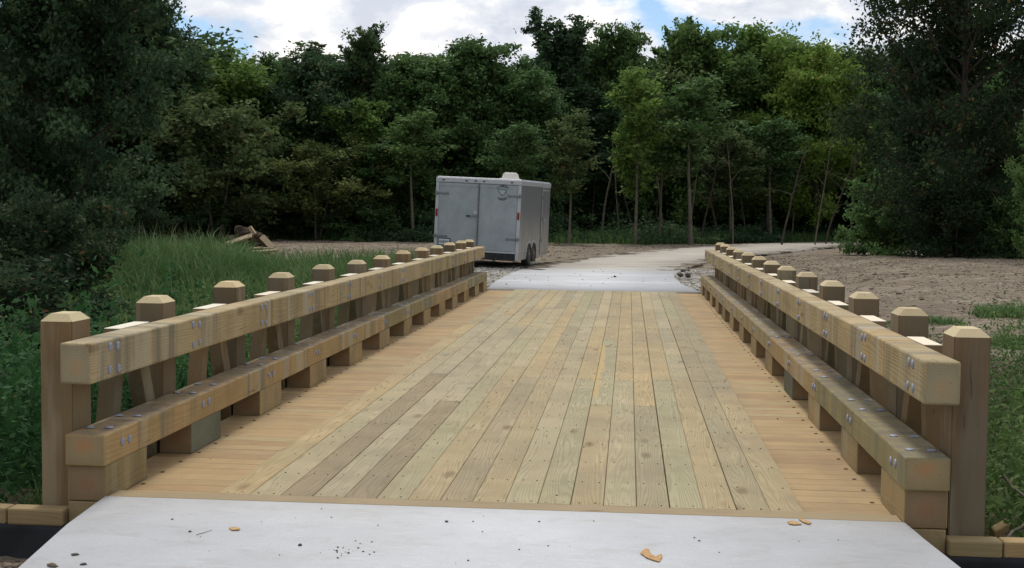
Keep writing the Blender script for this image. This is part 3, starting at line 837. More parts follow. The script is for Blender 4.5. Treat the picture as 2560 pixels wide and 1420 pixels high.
    def arctext(word, R0, a0, a1, zc, size, flip=False):
        for k, ch in enumerate(word):
            t = k/(len(word)-1); a = a0+(a1-a0)*t
            cu = D.curves.new('letter', 'FONT'); cu.body = ch; cu.size = size; cu.align_x = 'CENTER'; cu.align_y = 'CENTER'; cu.extrude = .0015; cu.offset = .004
            tmp = D.objects.new('tmp', cu); COL.objects.link(tmp)
            dg = bpy.context.evaluated_depsgraph_get(); dg.update()
            me = D.meshes.new_from_object(tmp.evaluated_get(dg)); D.objects.remove(tmp)
            ang = math.radians(90-a) if not flip else math.radians(-90+a)
            px_ = lx+R0*math.cos(ang); pz_ = lz+zc+R0*math.sin(ang)
            rot = (ang-math.pi/2) if not flip else (ang+math.pi/2)
            Mx = Matrix.Translation((px_, -.0315, pz_)) @ Matrix.Rotation(-rot, 4, 'Y') @ Matrix.Rotation(math.pi/2, 4, 'X')
            me.transform(Mx); yield me
    for word, R0, a0, a1, zc, fl in (('DIAMOND', .20, -44, 44, -.01, False), ('CARGO', .19, -32, 32, .01, True)):
        bm = bmesh.new()
        for me in arctext(word, R0, a0, a1, zc, .085, fl): bm.from_mesh(me)
        me = D.meshes.new('lettering'); bm.to_mesh(me); bm.free()
        link('lettering', me, M['logo'], T)
    # side door
    b = BM()
    ya, yb, za, zb = .695*L_, .94*L_, .06, .93*H_
    t_ = .018
    b.box(hw+.001, hw+.014, ya, yb, za, zb, bev=.004); sdr = b.done('side_door', M['skin'], T)
    b = BM(); b.box(hw+.0145, hw+.03, ya-.04, ya-.0, za, zb+.03); b.box(hw+.0145, hw+.03, ya, yb, zb, zb+.035); b.done('side_door_trim', M['trim'], sdr)
    b = BM(); b.box(hw+.015, hw+.028, ya+.10, yb-.1, zb-.09, zb-.06, bev=.004); b.done('side_door_strip', M['trim'], sdr)
    for zc in (.45, 1.1, 1.75):
        b = BM(); b.box(hw+.031, hw+.05, ya-.035, ya+.01, zc-.05, zc+.05); b.done('side_door_hinge', M['steel'], sdr)
    b = BM(); b.box(hw+.015, hw+.06, ya+.36, ya+.44, 1.0, 1.09, bev=.01); b.done('side_door_handle', M['trim'], sdr)
    b = BM(); b.box(hw-.005, hw+.014, -.02, L_, .199, .21); b.done('side_rail', M['trim'], T)
    # roof vent
    b = BM()
    z0_, z1_ = H_+.032, H_+.26
    vx, vy = .585, 1.6
    A = [(-.23, -.25, z0_), (.23, -.25, z0_), (.23, .25, z0_), (-.23, .25, z0_)]
    B_ = [(-.18, -.19, z1_-.02), (.17, -.19, z1_-.02), (.17, .19, z1_-.02), (-.18, .19, z1_-.02)]
    va = [b.bm.verts.new((vx+p[0], vy+p[1], p[2])) for p in A]; vb = [b.bm.verts.new((vx+p[0], vy+p[1], p[2])) for p in B_]
    for k in range(4): b.bm.faces.new((va[k], va[(k+1) % 4], vb[(k+1) % 4], vb[k]))
    b.bm.faces.new(vb); b.bm.faces.new(va[::-1])
    bmesh.ops.bevel(b.bm, geom=[e for e in b.bm.edges if max(v.co.z for v in e.verts) > z0_+.05], offset=.035, segments=3, affect='EDGES')
    b.done('roof_vent', M['ventp'], T)
    b = BM(); b.box(vx-.27, vx+.27, vy-.29, vy+.29, H_+.028, H_+.06, bev=.008); b.done('vent_flange', M['ventp'], T)
trailer()

# ------------------------------------------------------------------ vegetation generators
def tube(path, rad, n=6):
    P = np.array(path, float); rad = np.array(rad, float)
    T = np.gradient(P, axis=0); T /= np.linalg.norm(T, axis=1)[:, None]+1e-9
    up = np.array([.3, .9, .1]); U = np.cross(T, up); U /= np.linalg.norm(U, axis=1)[:, None]+1e-9
    W_ = np.cross(T, U)
    a = np.linspace(0, 2*np.pi, n, endpoint=False)
    V = P[:, None, :]+rad[:, None, None]*(np.cos(a)[None, :, None]*U[:, None, :]+np.sin(a)[None, :, None]*W_[:, None, :])
    m_ = len(P); idx = np.arange(m_*n).reshape(m_, n)
    F = np.stack([idx[:-1], np.roll(idx[:-1], -1, 1), np.roll(idx[1:], -1, 1), idx[1:]], -1).reshape(-1, 4)
    return V.reshape(-1, 3), F
class Tubes:
    def __init__(s): s.V = []; s.F = []; s.n = 0
    def add(s, path, rad, n=6):
        V, F = tube(path, rad, n); s.V.append(V); s.F.append(F+s.n); s.n += len(V)
    def mesh(s, name): return mesh_np(name, np.concatenate(s.V), np.concatenate(s.F), True)
def leaf_quads(C, size, r, aspect=.55, up=.35):
    """diamond leaves at centres C"""
    n = len(C)
    nrm = r.normal(size=(n, 3)); nrm[:, 2] += up*np.sign(r.random(n)-.2); nrm /= np.linalg.norm(nrm, axis=1)[:, None]
    t = r.normal(size=(n, 3)); t -= (t*nrm).sum(1)[:, None]*nrm; t /= np.linalg.norm(t, axis=1)[:, None]
    w_ = np.cross(nrm, t)
    s = (size*r.uniform(.55, 1.4, n))[:, None]
    V = np.stack([C-t*s, C+w_*s*aspect-t*s*.1, C+t*s, C-w_*s*aspect-t*s*.1], 1).reshape(-1, 3)
    F = np.arange(4*n).reshape(n, 4)
    return V, F
def curve_to(p0, d, L, r, n=6, wob=.12, grav=0.0):
    P = [np.array(p0, float)]; d = np.array(d, float); d /= np.linalg.norm(d)
    for i in range(n):
        d = d+r.normal(size=3)*wob+np.array([0, 0, grav]); d /= np.linalg.norm(d)
        P.append(P[-1]+d*L/n)
    return P
def make_tree(name, seed, H, R0, h0, nl, leaf, nleaf, style='round', bark='bark', leafm='leaf_mid', stems=1, tr=.12, lean=(0, 0), dens=1.0, low=0, clump=.42):
    """returns (trunk mesh, crown mesh): tapered trunk, limbs, twigs ending in leaf clumps"""
    r = np.random.default_rng(seed)
    tb = Tubes(); clumps = []
    for st in range(stems):
        ang = r.uniform(0, 6.28); sp = .25*R0 if stems > 1 else 0
        top = np.array([lean[0]+sp*math.cos(ang)*1.6, lean[1]+sp*math.sin(ang)*1.6, H*(.93 if stems == 1 else r.uniform(.75, .93))])
        base = np.array([.12*math.cos(ang), .12*math.sin(ang), -.3])*(stems > 1)+np.array([0, 0, -.3 if stems == 1 else 0])
        n = 14; tt = np.linspace(0, 1, n)
        P = base+(top-base)*tt[:, None]; wob = np.cumsum(r.normal(size=(n, 3)), 0)*(.05 if not name.startswith('slim') else .03)*H/11; wob[:, 2] = 0; P = P+wob*tt[:, None]
        rd = tr*(1-.86*tt**.8)*(1.25*(tt < .05)+1*(tt >= .05)); tb.add(P, rd, 8)
        def onP(t):
            k = min(int(t*(n-1)), n-2); f = t*(n-1)-k; return P[k]*(1-f)+P[k+1]*f
        for i in range(int(nl/stems)):
            t = h0+(1-h0)*((i+r.random())/(nl/stems)) if r.random() > low else r.uniform(h0*.35, h0)
            t = min(t, .985)
            u = (t-h0)/(1-h0); u = max(u, 0)
            prof = {'round': math.sqrt(max(.10, 1-(1.75*u-.7)**2/1.35)), 'spiky': .95-.45*u, 'column': .8-.2*u, 'vase': .35+.75*u-.35*u**4, 'dome': math.sqrt(max(.10, 1-u**3.2))}[style]
            a = r.uniform(0, 6.28)
            rise = {'round': .35+.9*u, 'spiky': .8+.9*u, 'column': .7, 'vase': 1.4, 'dome': .25+.9*u}[style]
            Lb = R0*prof*r.uniform(.7, 1.12)
            d = np.array([math.cos(a), math.sin(a), rise*r.uniform(.6, 1.3)])
            p0 = onP(t*.93)
            Pb = curve_to(p0, d, Lb*math.hypot(1, rise*.5), r, 7, .10, .03 if style != 'dome' else -.01)
            rb = max(.012, tr*.38*(1-t*.6)); tb.add(Pb, np.linspace(rb, rb*.22, len(Pb)), 5)
            ns = max(4, int(7*Lb/R0+2))
            for j in range(ns):
                k = r.integers(2, len(Pb)); q = Pb[k]
                dd = np.array(Pb[k])-np.array(Pb[k-1]); dd /= np.linalg.norm(dd)+1e-9
                d2 = dd*.6+r.normal(size=3)*.6+np.array([0, 0, .9 if style == 'spiky' else .2])
                Ls = r.uniform(.5, 1.2)*(.28*R0 if style != 'spiky' else .34*R0)
                Ps = curve_to(q, d2, Ls, r, 4, .18, .05 if style == 'spiky' else 0)
                tb.add(Ps, np.linspace(rb*.34, .005, len(Ps)), 4)
                for e in Ps[1:]:
                    clumps.append((e, clump*r.uniform(.45, 1.15)*(.55 if style == 'spiky' else 1)))
            clumps.append((Pb[-1], clump*.8))
    C = np.array([c[0] for c in clumps]); cr = np.array([c[1] for c in clumps])
    k = max(1, int(nleaf/len(C)))
    bare = r.random(len(C)) < .16
    idx = np.repeat(np.arange(len(C))[~bare], k)
    off = r.normal(size=(len(idx), 3))*cr[idx][:, None]*np.array([.62, .62, .42])
    Pl = C[idx]+off
    keep = (Pl[:, 2] > .05)
    Pl = Pl[keep]; idx = idx[keep]
    V, F = leaf_quads(Pl, leaf, r)
    cv = r.random(len(C))
    lv = np.clip(cv[idx]*.72+r.random(len(idx))*.28, 0, 1)
    crown = mesh_np(name+'_crown', V, F, False, {'lv': np.repeat(lv, 4)})
    trunk = tb.mesh(name+'_trunk')
    trunk.materials.append(M[bark]); crown.materials.append(M[leafm])
    return trunk, crown, H
K = {}
K['green'] = make_tree('broad_tree', 11, 11, 3.2, .12, 70, .105, 62000, 'round', leafm='leaf_mid', low=.12)
K['green2'] = make_tree('broad_tree', 12, 11, 3.0, .15, 70, .105, 62000, 'dome', leafm='leaf_mid', low=.15)
K['dark'] = make_tree('dark_tree', 13, 11, 2.9, .10, 70, .105, 62000, 'dome', leafm='leaf_dark', low=.15)
K['spiky'] = make_tree('spiky_tree', 14, 11, 2.5, .15, 62, .09, 44000, 'spiky', leafm='leaf_dark', clump=.40)
K['spiky2'] = make_tree('spiky_tree', 15, 11, 2.3, .15, 50, .10, 32000, 'spiky', leafm='leaf_mid', clump=.36)
K['bright'] = make_tree('bright_tree', 16, 11, 3.4, .18, 70, .11, 62000, 'dome', leafm='leaf_bright', clump=.5)
K['olive'] = make_tree('olive_tree', 17, 7, 3.0, .25, 42, .10, 24000, 'dome', 'bark_pale', 'leaf_olive', stems=3, tr=.07, clump=.36)
K['slim'] = make_tree('slim_tree', 18, 9, 1.9, .36, 26, .095, 9500, 'vase', 'bark_pale', 'leaf_bright', tr=.085, clump=.34)
K['slim2'] = make_tree('slim_tree', 19, 9, 1.7, .45, 22, .095, 9000, 'round', 'bark_pale', 'leaf_olive', tr=.08, lean=(-.25, 0), clump=.36)
K['slim3'] = make_tree('slim_tree', 20, 9, 1.6, .5, 20, .095, 7500, 'round', 'bark_pale', 'leaf_mid', tr=.09, lean=(.3, 0), clump=.36)
K['shrub'] = make_tree('shrub', 21, 3.0, 1.7, .08, 34, .07, 22000, 'dome', leafm='leaf_mid', stems=4, tr=.03, clump=.28)
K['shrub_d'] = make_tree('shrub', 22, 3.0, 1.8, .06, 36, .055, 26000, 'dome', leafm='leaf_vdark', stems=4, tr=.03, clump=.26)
K['bigdark'] = make_tree('big_dark_tree', 23, 14, 5.0, .10, 92, .10, 120000, 'round', leafm='leaf_dark', tr=.24, low=.12, clump=.48)
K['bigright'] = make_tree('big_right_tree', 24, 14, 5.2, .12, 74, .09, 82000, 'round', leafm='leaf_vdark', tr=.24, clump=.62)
used = {}
def tree(kind, px, Y, topy, hw, label, group=None, basez=None, name='tree', rz=None, cat='tree'):
    """stand a tree on the ground where the photo shows it: px, hw photo pixels, topy photo row of its top"""
    X = at(px, 500, 1, Y)[0]; zt = at(px, topy, 1, Y)[2]
    gz = float(height(np.array([X]), np.array([Y]))[0]) if basez is None else basez
    trunk, crown, H = K[kind]
    R0 = {'green': 3.2, 'green2': 3.0, 'dark': 2.9, 'spiky': 2.5, 'spiky2': 2.3, 'bright': 3.4, 'olive': 3.0, 'slim': 1.9, 'slim2': 1.7, 'slim3': 1.6, 'shrub': 1.7, 'shrub_d': 1.8, 'bigdark': 5.0, 'bigright': 5.2}[kind]
    s = hw*Y/CF/R0*((1.12 if kind.startswith('slim') else 1.55) if hw < 250 and name == 'tree' else .95); sz = (zt-gz)/(H*1.02)
    root = empty(name, (X, Y, gz-.03), rng.uniform(0, 6.28) if rz is None else rz); root.scale = (s, s, sz)
    tag(root, label, cat, group)
    link('trunk', trunk, None, root); link('crown', crown, None, root)
    return root
G1 = 'trees along the far edge of the clearing'
for a in [
    # kind, px, Y, top row, half width px, label
    ('dark', 250, 60, -60, 200, 'tall dark tree half hidden behind the huge left tree, above the frame'),
    ('dark', 385, 62, 15, 95, 'dark pointed tree rising between the huge left tree and the light green domed one'),
    ('bright', 520, 66, 95, 150, 'light green domed tree in the left of the wood, above the olive multi-stemmed tree'),
    ('olive', 540, 60, 235, 135, 'low olive-brown tree with several pale stems behind the timber heap'),
    ('spiky2', 690, 68, 125, 70, 'narrow dark tree directly behind the timber heap with a thin ragged top'),
    ('dark', 800, 66, 112, 100, 'broad dark tree right of the timber heap, left of the highest spiky pair'),
    ('spiky', 905, 67, 66, 80, 'very dark tree with two upright spikes, left of the trailer'),
    ('green2', 1055, 68, 105, 105, 'green rounded tree directly left of and behind the trailer'),
    ('green', 1205, 70, 100, 115, 'olive-green wide tree directly above the trailer roof'),
    ('green2', 1320, 72, 150, 80, 'lower green tree just right of the trailer, below the ragged open-topped tree'),
    ('spiky', 1400, 76, 32, 95, 'ragged open-topped dark tree with sky showing through, right of the trailer'),
    ('green', 1530, 78, 62, 95, 'full green tree left of the slim trunks, second highest crown right of the trailer'),
    ('spiky2', 1685, 80, 38, 60, 'narrow tree with small spires, highest point behind the slim pale trunks'),
    ('green', 1755, 78, 62, 105, 'broad green tree above the bright yellow-green crown'),
    ('bright', 1900, 80, 52, 120, 'light green domed tree, widest smooth crown right of the blue sky gap'),
    ('bright', 2040, 76, 92, 95, 'light green tree with small pointed tufts next to the huge right tree'),
    ('dark', 2120, 84, 150, 90, 'dark tree partly hidden behind the left edge of the huge right tree'),
    ('slim', 1590, 63, 175, 110, 'pale-stemmed slim tree forking like a vase, first slim tree right of the trailer'),
    ('slim2', 1650, 66, 150, 80, 'slim straight tree with a thick pale trunk behind the vase-shaped one'),
    ('slim3', 1730, 64, 165, 105, 'slim tree with a bright yellow-green crown hanging to the right'),
    ('slim2', 1425, 62, 260, 80, 'slim leaning tree just right of the trailer with a bent pale trunk'),
    ('slim3', 1035, 63, 255, 85, 'slim tree with a pale crooked trunk close to the left side of the trailer'),
    ('slim', 900, 64, 250, 90, 'slim tree with a bare pale fork half way up, left of the trailer'),
    ('slim3', 1295, 62, 290, 70, 'slim tree rising directly behind the trailer roof vent'),
    ('slim2', 1830, 70, 300, 85, 'slim shaded tree whose trunk stands above the last posts of the right guardrail'),
    ('slim3', 1930, 72, 280, 85, 'slim shaded tree between the right guardrail end and the low shrub'),
    ('olive', 790, 63, 330, 100, 'low brown-tinged tree with dry leaves between the timber heap and the trailer'),
    ('dark', 660, 64, 300, 90, 'low dark bushy tree behind the right end of the timber heap'),
    ('green2', 950, 65, 300, 90, 'low green bushy tree left of the trailer under the twin-spiked dark tree'),
]:
    tree(*a, group=G1)
tree('bigdark', 150, 36, -420, 350, 'huge dark tree filling the upper left corner of the photo', basez=-.2)
tree('bigright', 2400, 46, -330, 330, 'huge dark feathery tree filling the upper right corner of the photo')
tree('green', 2620, 37, 215, 62, 'green tree cut off by the right frame edge, nearer than the huge dark tree', )
tree('dark', 2310, 62, 140, 85, 'dark tree standing behind the trunk of the huge right tree')
tree('shrub', 2235, 50, 425, 125, 'rounded green shrub at the foot of the huge right tree, beside the path bend', name='shrub', cat='shrub')
tree('shrub', 2420, 50, 520, 100, 'low green shrub under the huge right tree, right of the rounded one', name='shrub', cat='shrub')
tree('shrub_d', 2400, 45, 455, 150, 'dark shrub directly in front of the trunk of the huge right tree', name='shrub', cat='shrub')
tree('shrub', 2545, 44, 480, 90, 'green shrub at the right edge of the frame behind the dug earth', name='shrub', cat='shrub')
tree('shrub_d', 60, 23, 470, 270, 'very dark leafy shrub at the left edge behind the left guardrail', name='shrub', cat='shrub', basez=-1.2)
tree('shrub_d', 190, 29, 560, 150, 'dark shrub with bare twigs between the left edge shrub and the tall grass', name='shrub', cat='shrub', basez=-.9)
tree('shrub_d', -60, 16, 620, 420, 'dark shrub nearest the camera at the left edge of the frame', name='shrub', cat='shrub', basez=-1.3)
tree('shrub_d', 340, 52, 480, 90, 'small dark shrub behind the tall grass left of the timber heap', name='shrub', cat='shrub')
tree('shrub', 480, 60, 470, 110, 'brownish shrub in shade left of the pale multi-stemmed tree', name='shrub', cat='shrub')
GD = 'trees deep inside the wood behind the clearing'
kinds = ['dark', 'green', 'green2', 'spiky', 'dark']
i = 0
for row, (Y, top) in enumerate(((76, 165), (86, 122), (97, 130))):
    for px in range(-250, 2900, 150 if row else 165):
        jx = px+rng.uniform(-40, 40)
        if Y < 80 and 1500 < px < 2300: Yy = Y+12
        else: Yy = Y
        tree(kinds[i % 5], jx, Yy+rng.uniform(-3, 3), top+rng.uniform(-12, 38), rng.uniform(95, 140), 'shaded tree deep in the wood behind the front row', group=GD); i += 1
# thin shaded trunks between the canopy and the forest floor
GT = 'thin bare trunks in the shade of the wood'
tk = []
for v in range(4):
    r = np.random.default_rng(60+v); t = Tubes()
    P = np.array(curve_to((0, 0, -.2), (r.normal()*.08, 0, 1), 6.5, r, 12, .035)); t.add(P, np.linspace(.06, .022, 13), 7)
    for q in range(5):
        k = r.integers(4, 11); Pb = curve_to(P[k], (r.normal(), r.normal(), .9), r.uniform(.8, 2), r, 5, .15); t.add(Pb, np.linspace(.025, .006, 6), 4)
    me = t.mesh('bare_trunk'); me.materials.append(M['bark_pale'] if v < 2 else M['bark']); tk.append(me)
for i, px in enumerate(list(range(340, 1080, 90))+list(range(1390, 2150, 40))):
    Y = rng.uniform(64, 76); X = at(px+rng.uniform(-15, 15), 500, 1, Y)[0]
    o = link('bare_trunk', tk[i % 4], None, None, (X, Y, float(height(np.array([X]), np.array([Y]))[0])))
    o.rotation_euler = (0, 0, rng.uniform(0, 6)); s = rng.uniform(.8, 1.15); o.scale = (s*rng.uniform(.6, 1.2),)*2+(s,)
    tag(o, 'thin bare trunk standing in the shade of the wood', 'tree trunk', GT)

# the far wood and undergrowth as masses
def leaf_mass(name, n, fx, leaf, mat, seed, up=.3):
    r = np.random.default_rng(seed); C = fx(r, n); V, F = leaf_quads(C, leaf, r, up=up)
    lv = np.clip(fbm(C[:, 0]*1.3, C[:, 1]*1.3+C[:, 2]*1.7, 2)*.7+r.random(len(C))*.4-.1, 0, 1)
    return tag(link(name, mesh_np(name, V, F, False, {'lv': np.repeat(lv, 4)}), M[mat]), kind='stuff')
def far_wood(r, n):
    x = r.uniform(-60, 70, n); y = r.uniform(100, 112, n)
    z = r.random(n)**1.25*(9+3*fbm(x*.25, y*0, 3)); return np.stack([x, y, z], 1)
leaf_mass('far_woodland', 150000, far_wood, .40, 'leaf_dark', 71)
def under(r, n):
    x = r.uniform(-36, 34, n); e = 63+np.where(x > 0, x*.95, 0)+2.5*(fbm(x*.3, x*0, 3)-.5)*2
    y = e+np.abs(r.normal(size=n))*5; h = .25+(1.5+3.6*(x < -3.5))*fbm(x*.9, y*.9, 3)**2*np.clip((y-e)/3, .25, 1.6)
    return np.stack([x, y, height(x, y)+h*r.random(n)], 1)
leaf_mass('forest_undergrowth', 110000, under, .10, 'leaf_dark', 72)

def blades(name, X, Y, Z, Hh, wid, seed, mat, bend=.5, heads=0):
    r = np.random.default_rng(seed); n = len(X)
    a = r.uniform(0, 6.28, n); d = np.stack([np.cos(a), np.sin(a)], 1)
    b_ = (bend*r.uniform(.3, 1.3, n)*Hh)[:, None]
    fa = r.uniform(0, 6.28, n); wv = np.stack([np.cos(fa), np.sin(fa), fa*0], 1)*(wid*r.uniform(.6, 1.3, n))[:, None]
    base = np.stack([X, Y, Z-.05], 1)
    def pt(t): 
        q = base.copy(); q[:, :2] += d*b_*t**2; q[:, 2] += Hh*(t-.28*t**3*bend*1.6); return q
    P0, P1, P2, P3 = pt(0), pt(.4), pt(.75), pt(1.0)
    V = np.stack([P0-wv, P0+wv, P1-wv*.9, P1+wv*.9, P2-wv*.6, P2+wv*.6, P3-wv*.08, P3+wv*.08], 1).reshape(-1, 3)
    i = np.arange(n)[:, None]*8
    F = np.concatenate([i+np.array([0, 1, 3, 2]), i+np.array([2, 3, 5, 4]), i+np.array([4, 5, 7, 6])], 0)
    lv = np.clip(fbm(X*.7, Y*.7, 3)*.8+r.random(n)*.5-.25, 0, 1)
    return tag(link(name, mesh_np(name, V, F, False, {'lv': np.repeat(lv, 8)}), M[mat]), kind='stuff')
# tall grass on the left bank
r = np.random.default_rng(81); n = 46000
Yg = r.uniform(13, 36.5, n); Xg = -3.5-r.random(n)*12.5
edge = 35.0+1.3*(fbm(Xg*.6, Xg*0, 3)-.5)*2-5.5*sst(-.305, -.25, Xg/Yg)
k = (Yg < edge) & (Xg > -4-(Yg-8)*.62)
# the strip beside the far end of the bridge stays bare
k &= ~((Xg > -5.2-(Yg-25)*.25) & (Yg > 24.0))
Xg, Yg = Xg[k], Yg[k]
hg = (.62+.6*fbm(Xg*.5, Yg*.5, 3))*r.uniform(.6, 1.15, len(Xg))*(1+.25*sst(26, 20, Yg))
hg *= 1.12-.55*sst(-.335, -.28, Xg/Yg)*sst(20, 27, Yg)
blades('tall_grass', Xg, Yg, height(Xg, Yg), hg*(.7+.6*fbm(Xg*2.2, Yg*2.2, 2)), .0155, 82, 'grass', .6)
# sparse straw seed stems over it
m_ = r.random(len(Xg)) < .07
blades('dry_grass_stems', Xg[m_], Yg[m_], height(Xg[m_], Yg[m_]), hg[m_]*1.25, .006, 83, 'straw', .25)
# tufts at the edge of the bare strip
n = 3500; Xt = -5.6-(r.random(n)**1.5)*4; Yt = r.uniform(27, 34.5, n)
blades('grass_tufts', Xt, Yt, height(Xt, Yt), r.uniform(.3, .9, n), .009, 84, 'grass', .4)
# strip of rough grass at the foot of the wood
n = 16000; Xs = r.uniform(-30, 22, n); es = 61.5+np.where(Xs > 0, Xs*.9, 0); Ys = es+r.random(n)*5+1.5*fbm(Xs*.5, Xs*0, 2)
blades('verge_grass', Xs, Ys, height(Xs, Ys), r.uniform(.2, .75, n)*(.5+fbm(Xs*.4, Ys*.4, 2)), .016, 85, 'grass', .4)

# near weeds: leafy stems
def weeds(name, n, xr, yr, hmin, hmax, leaf, mat, seed, per=26, cond=None, dens=None):
    r = np.random.default_rng(seed); x = r.uniform(*xr, n); y = r.uniform(*yr, n)
    if cond is not None:
        k = cond(x, y); x, y = x[k], y[k]
    n = len(x); z = height(x, y); h = r.uniform(hmin, hmax, n)*(.55+.9*fbm(x*1.1, y*1.1, 3))
    lx, ly = r.normal(size=n)*.22*h, r.normal(size=n)*.22*h
    t = r.random((n, per))**.75
    C = np.stack([x[:, None]+lx[:, None]*t**2+r.normal(size=t.shape)*.055, y[:, None]+ly[:, None]*t**2+r.normal(size=t.shape)*.055, z[:, None]+h[:, None]*t], -1).reshape(-1, 3)
    C[:, 0] = np.where(C[:, 0] < -.7, np.minimum(C[:, 0], -3.34), np.maximum(C[:, 0], 1.96))
    V, F = leaf_quads(C, leaf, r, .42, .6)
    lv = np.clip(np.repeat(r.random(n), per)*.5+t.ravel()*.25+r.random(n*per)*.35-.1, 0, 1)
    return tag(link(name, mesh_np(name, V, F, False, {'lv': np.repeat(lv, 4)}), M[mat]), kind='stuff')
weeds('left_bank_weeds', 2600, (-9.5, -3.32), (6.85, 15.5), .7, 1.6, .034, 'weed_dark', 91, 40, cond=lambda x, y: x > -3.6-(y-5)*.55)
weeds('left_bank_weeds', 1800, (-11, -3.4), (14, 24), .5, 1.25, .045, 'weed', 92, 30, cond=lambda x, y: (x > -3.6-(y-6)*.5))
weeds('right_bank_weeds', 2300, (1.95, 7), (6.95, 13.5), .35, .95, .026, 'weed', 93, 34, cond=lambda x, y: (x < 2.5+(y-6)*.75) & (fbm(x*1.3+3, y*1.3, 2) > .36-.1*(y < 9)))
weeds('right_bank_weeds', 700, (2.3, 8.5), (12.5, 17.5), .15, .5, .03, 'weed', 94, 26, cond=lambda x, y: (fbm(x*.9+7, y*.9, 2) > .5))
# bright grass clump behind the left edging
r = np.random.default_rng(96)
n = 130; X_ = -3.42+r.normal(size=n)*.13; Y_ = 7.05+r.random(n)*.35
blades('edging_grass', X_, Y_, np.full(n, -.33), r.uniform(.25, .55, n), .0065, 97, 'grass', .6)
def tuft(cx, cy, rad, n, h, label, seed):
    r = np.random.default_rng(seed); x = cx+np.clip(r.normal(size=n), -1.8, 1.8)*rad*.8; y = cy+np.clip(r.normal(size=n), -1.8, 1.8)*rad*.8
    o = blades('grass_tuft', x, y, height(x, y), r.uniform(.4, 1, n)*h, .007, seed, 'grass', .7)
    del o['kind']; tag(o, label, 'grass tuft', 'grass tufts on the dug earth')
p = at(2350, 828, 2, -.15); tuft(p[0], p[1], .22, 420, .24, 'small grass tuft just behind the second nearest post of the right guardrail', 101)
p = at(2510, 800, 2, -.05); tuft(p[0], p[1], .30, 700, .42, 'larger leafy grass tuft near the right edge on the dug earth', 102)
p = at(2545, 880, 2, -.1); tuft(p[0], p[1], .30, 500, .36, 'spreading grass tuft at the right edge just above the weeds', 103)

# ------------------------------------------------------------------ clods, pebbles, chips
def rock_lump(r, n_=1):
    bm = bmesh.new(); bmesh.ops.create_icosphere(bm, subdivisions=1, radius=1)
    V = np.array([v.co for v in bm.verts]); F = np.array([[v.index for v in f.verts] for f in bm.faces]); bm.free(); return V, F
LV, LF = rock_lump(None)
def lumps(name, X, Y, Z, s, seed, mat, flat_=.6, attrs=None):
    r = np.random.default_rng(seed); n = len(X)
    sc = s[:, None, None]*(LV[None]*(1+r.normal(size=(n, len(LV), 1))*.22))
    sc = sc*np.array([1, 1, flat_])*np.stack([r.uniform(.7, 1.6, n), r.uniform(.6, 1.2, n), np.ones(n)], 1)[:, None, :]
    a = r.uniform(0, 6.28, n); c, q = np.cos(a)[:, None], np.sin(a)[:, None]
    V = np.stack([sc[..., 0]*c-sc[..., 1]*q, sc[..., 0]*q+sc[..., 1]*c, sc[..., 2]], -1)+np.stack([X, Y, Z], 1)[:, None, :]
    F = (LF[None]+(np.arange(n)*len(LV))[:, None, None]).reshape(-1, 3)
    me = mesh_np(name, V.reshape(-1, 3), F)
    return link(name, me, M[mat])
M['clod'] = flat('dirt_clods', (.22, .187, .148), .95, 0, .1, 3, .3, .8, dark=(.12, .085, .058))
M['stone'] = flat('pale_stone', (.36, .34, .30), .9, 0, .15, 6, .25, .4)
M['crumb'] = flat('dark_crumbs', (.10, .09, .08), .9, 0, .1, 20, .3)
r = np.random.default_rng(111)
n = 34000; X = r.uniform(2.3, 17, n); Y = r.uniform(12, 50, n)
k = (pathdist(X, Y) > .1) & (fbm(X*.8, Y*.8, 3)+r.random(n)*.25 > .52); X, Y = X[k], Y[k]
tag(lumps('dirt_clods', X, Y, height(X, Y)+.005, r.uniform(.006, .022, len(X))*(1+(r.random(len(X)) < .06)*1.6), 112, 'clod', .5), kind='stuff')
n = 5200; X = np.concatenate([r.uniform(-6.5, -2.7, n), r.uniform(1.0, 4.2, n//2)]); Y = np.concatenate([r.uniform(25, 37, n), r.uniform(25.5, 36, n//2)])
k = (pathdist(X, Y) > .02); X, Y = X[k], Y[k]
tag(lumps('loose_rubble', X, Y, height(X, Y)+.005, r.uniform(.015, .06, len(X)), 113, 'stone', .6), kind='stuff')
n = 5000; X = r.uniform(-22, 6, n); Y = r.uniform(37, 62, n); k = pathdist(X, Y) > .2; X, Y = X[k], Y[k]
tag(lumps('scattered_clods', X, Y, height(X, Y), r.uniform(.015, .06, len(X)), 114, 'clod', .5), kind='stuff')
n = 1500; X = np.concatenate([r.uniform(-4.2, -2.66, n), r.uniform(1.55, 3, n//3)]); Y = np.concatenate([r.uniform(4.3, 6.5, n), r.uniform(4.6, 6.5, n//3)])
tag(lumps('near_gravel', X, Y, height(X, Y)+.004, r.uniform(.008, .026, len(X)), 115, 'clod', .7), kind='stuff')
n = 420; r = np.random.default_rng(131); tt = r.random(n)*(len(PL)-6)+4; ii = tt.astype(int); ff = (tt-ii)[:, None]
LA, RA = np.array(PL), np.array(PR)
EL = LA[ii]*(1-ff)+LA[ii+1]*ff; ER = RA[ii]*(1-ff)+RA[ii+1]*ff; side_ = (r.random(n) < .5)[:, None]
Q = np.where(side_, EL, ER)+(np.where(side_, ER-EL, EL-ER))*np.abs(r.normal(size=(n, 1)))*.045
tag(lumps('path_edge_dirt', Q[:, 0], Q[:, 1], Q[:, 0]*0-.004, r.uniform(.08, .34, n), 132, 'dirt', .05), kind='stuff')
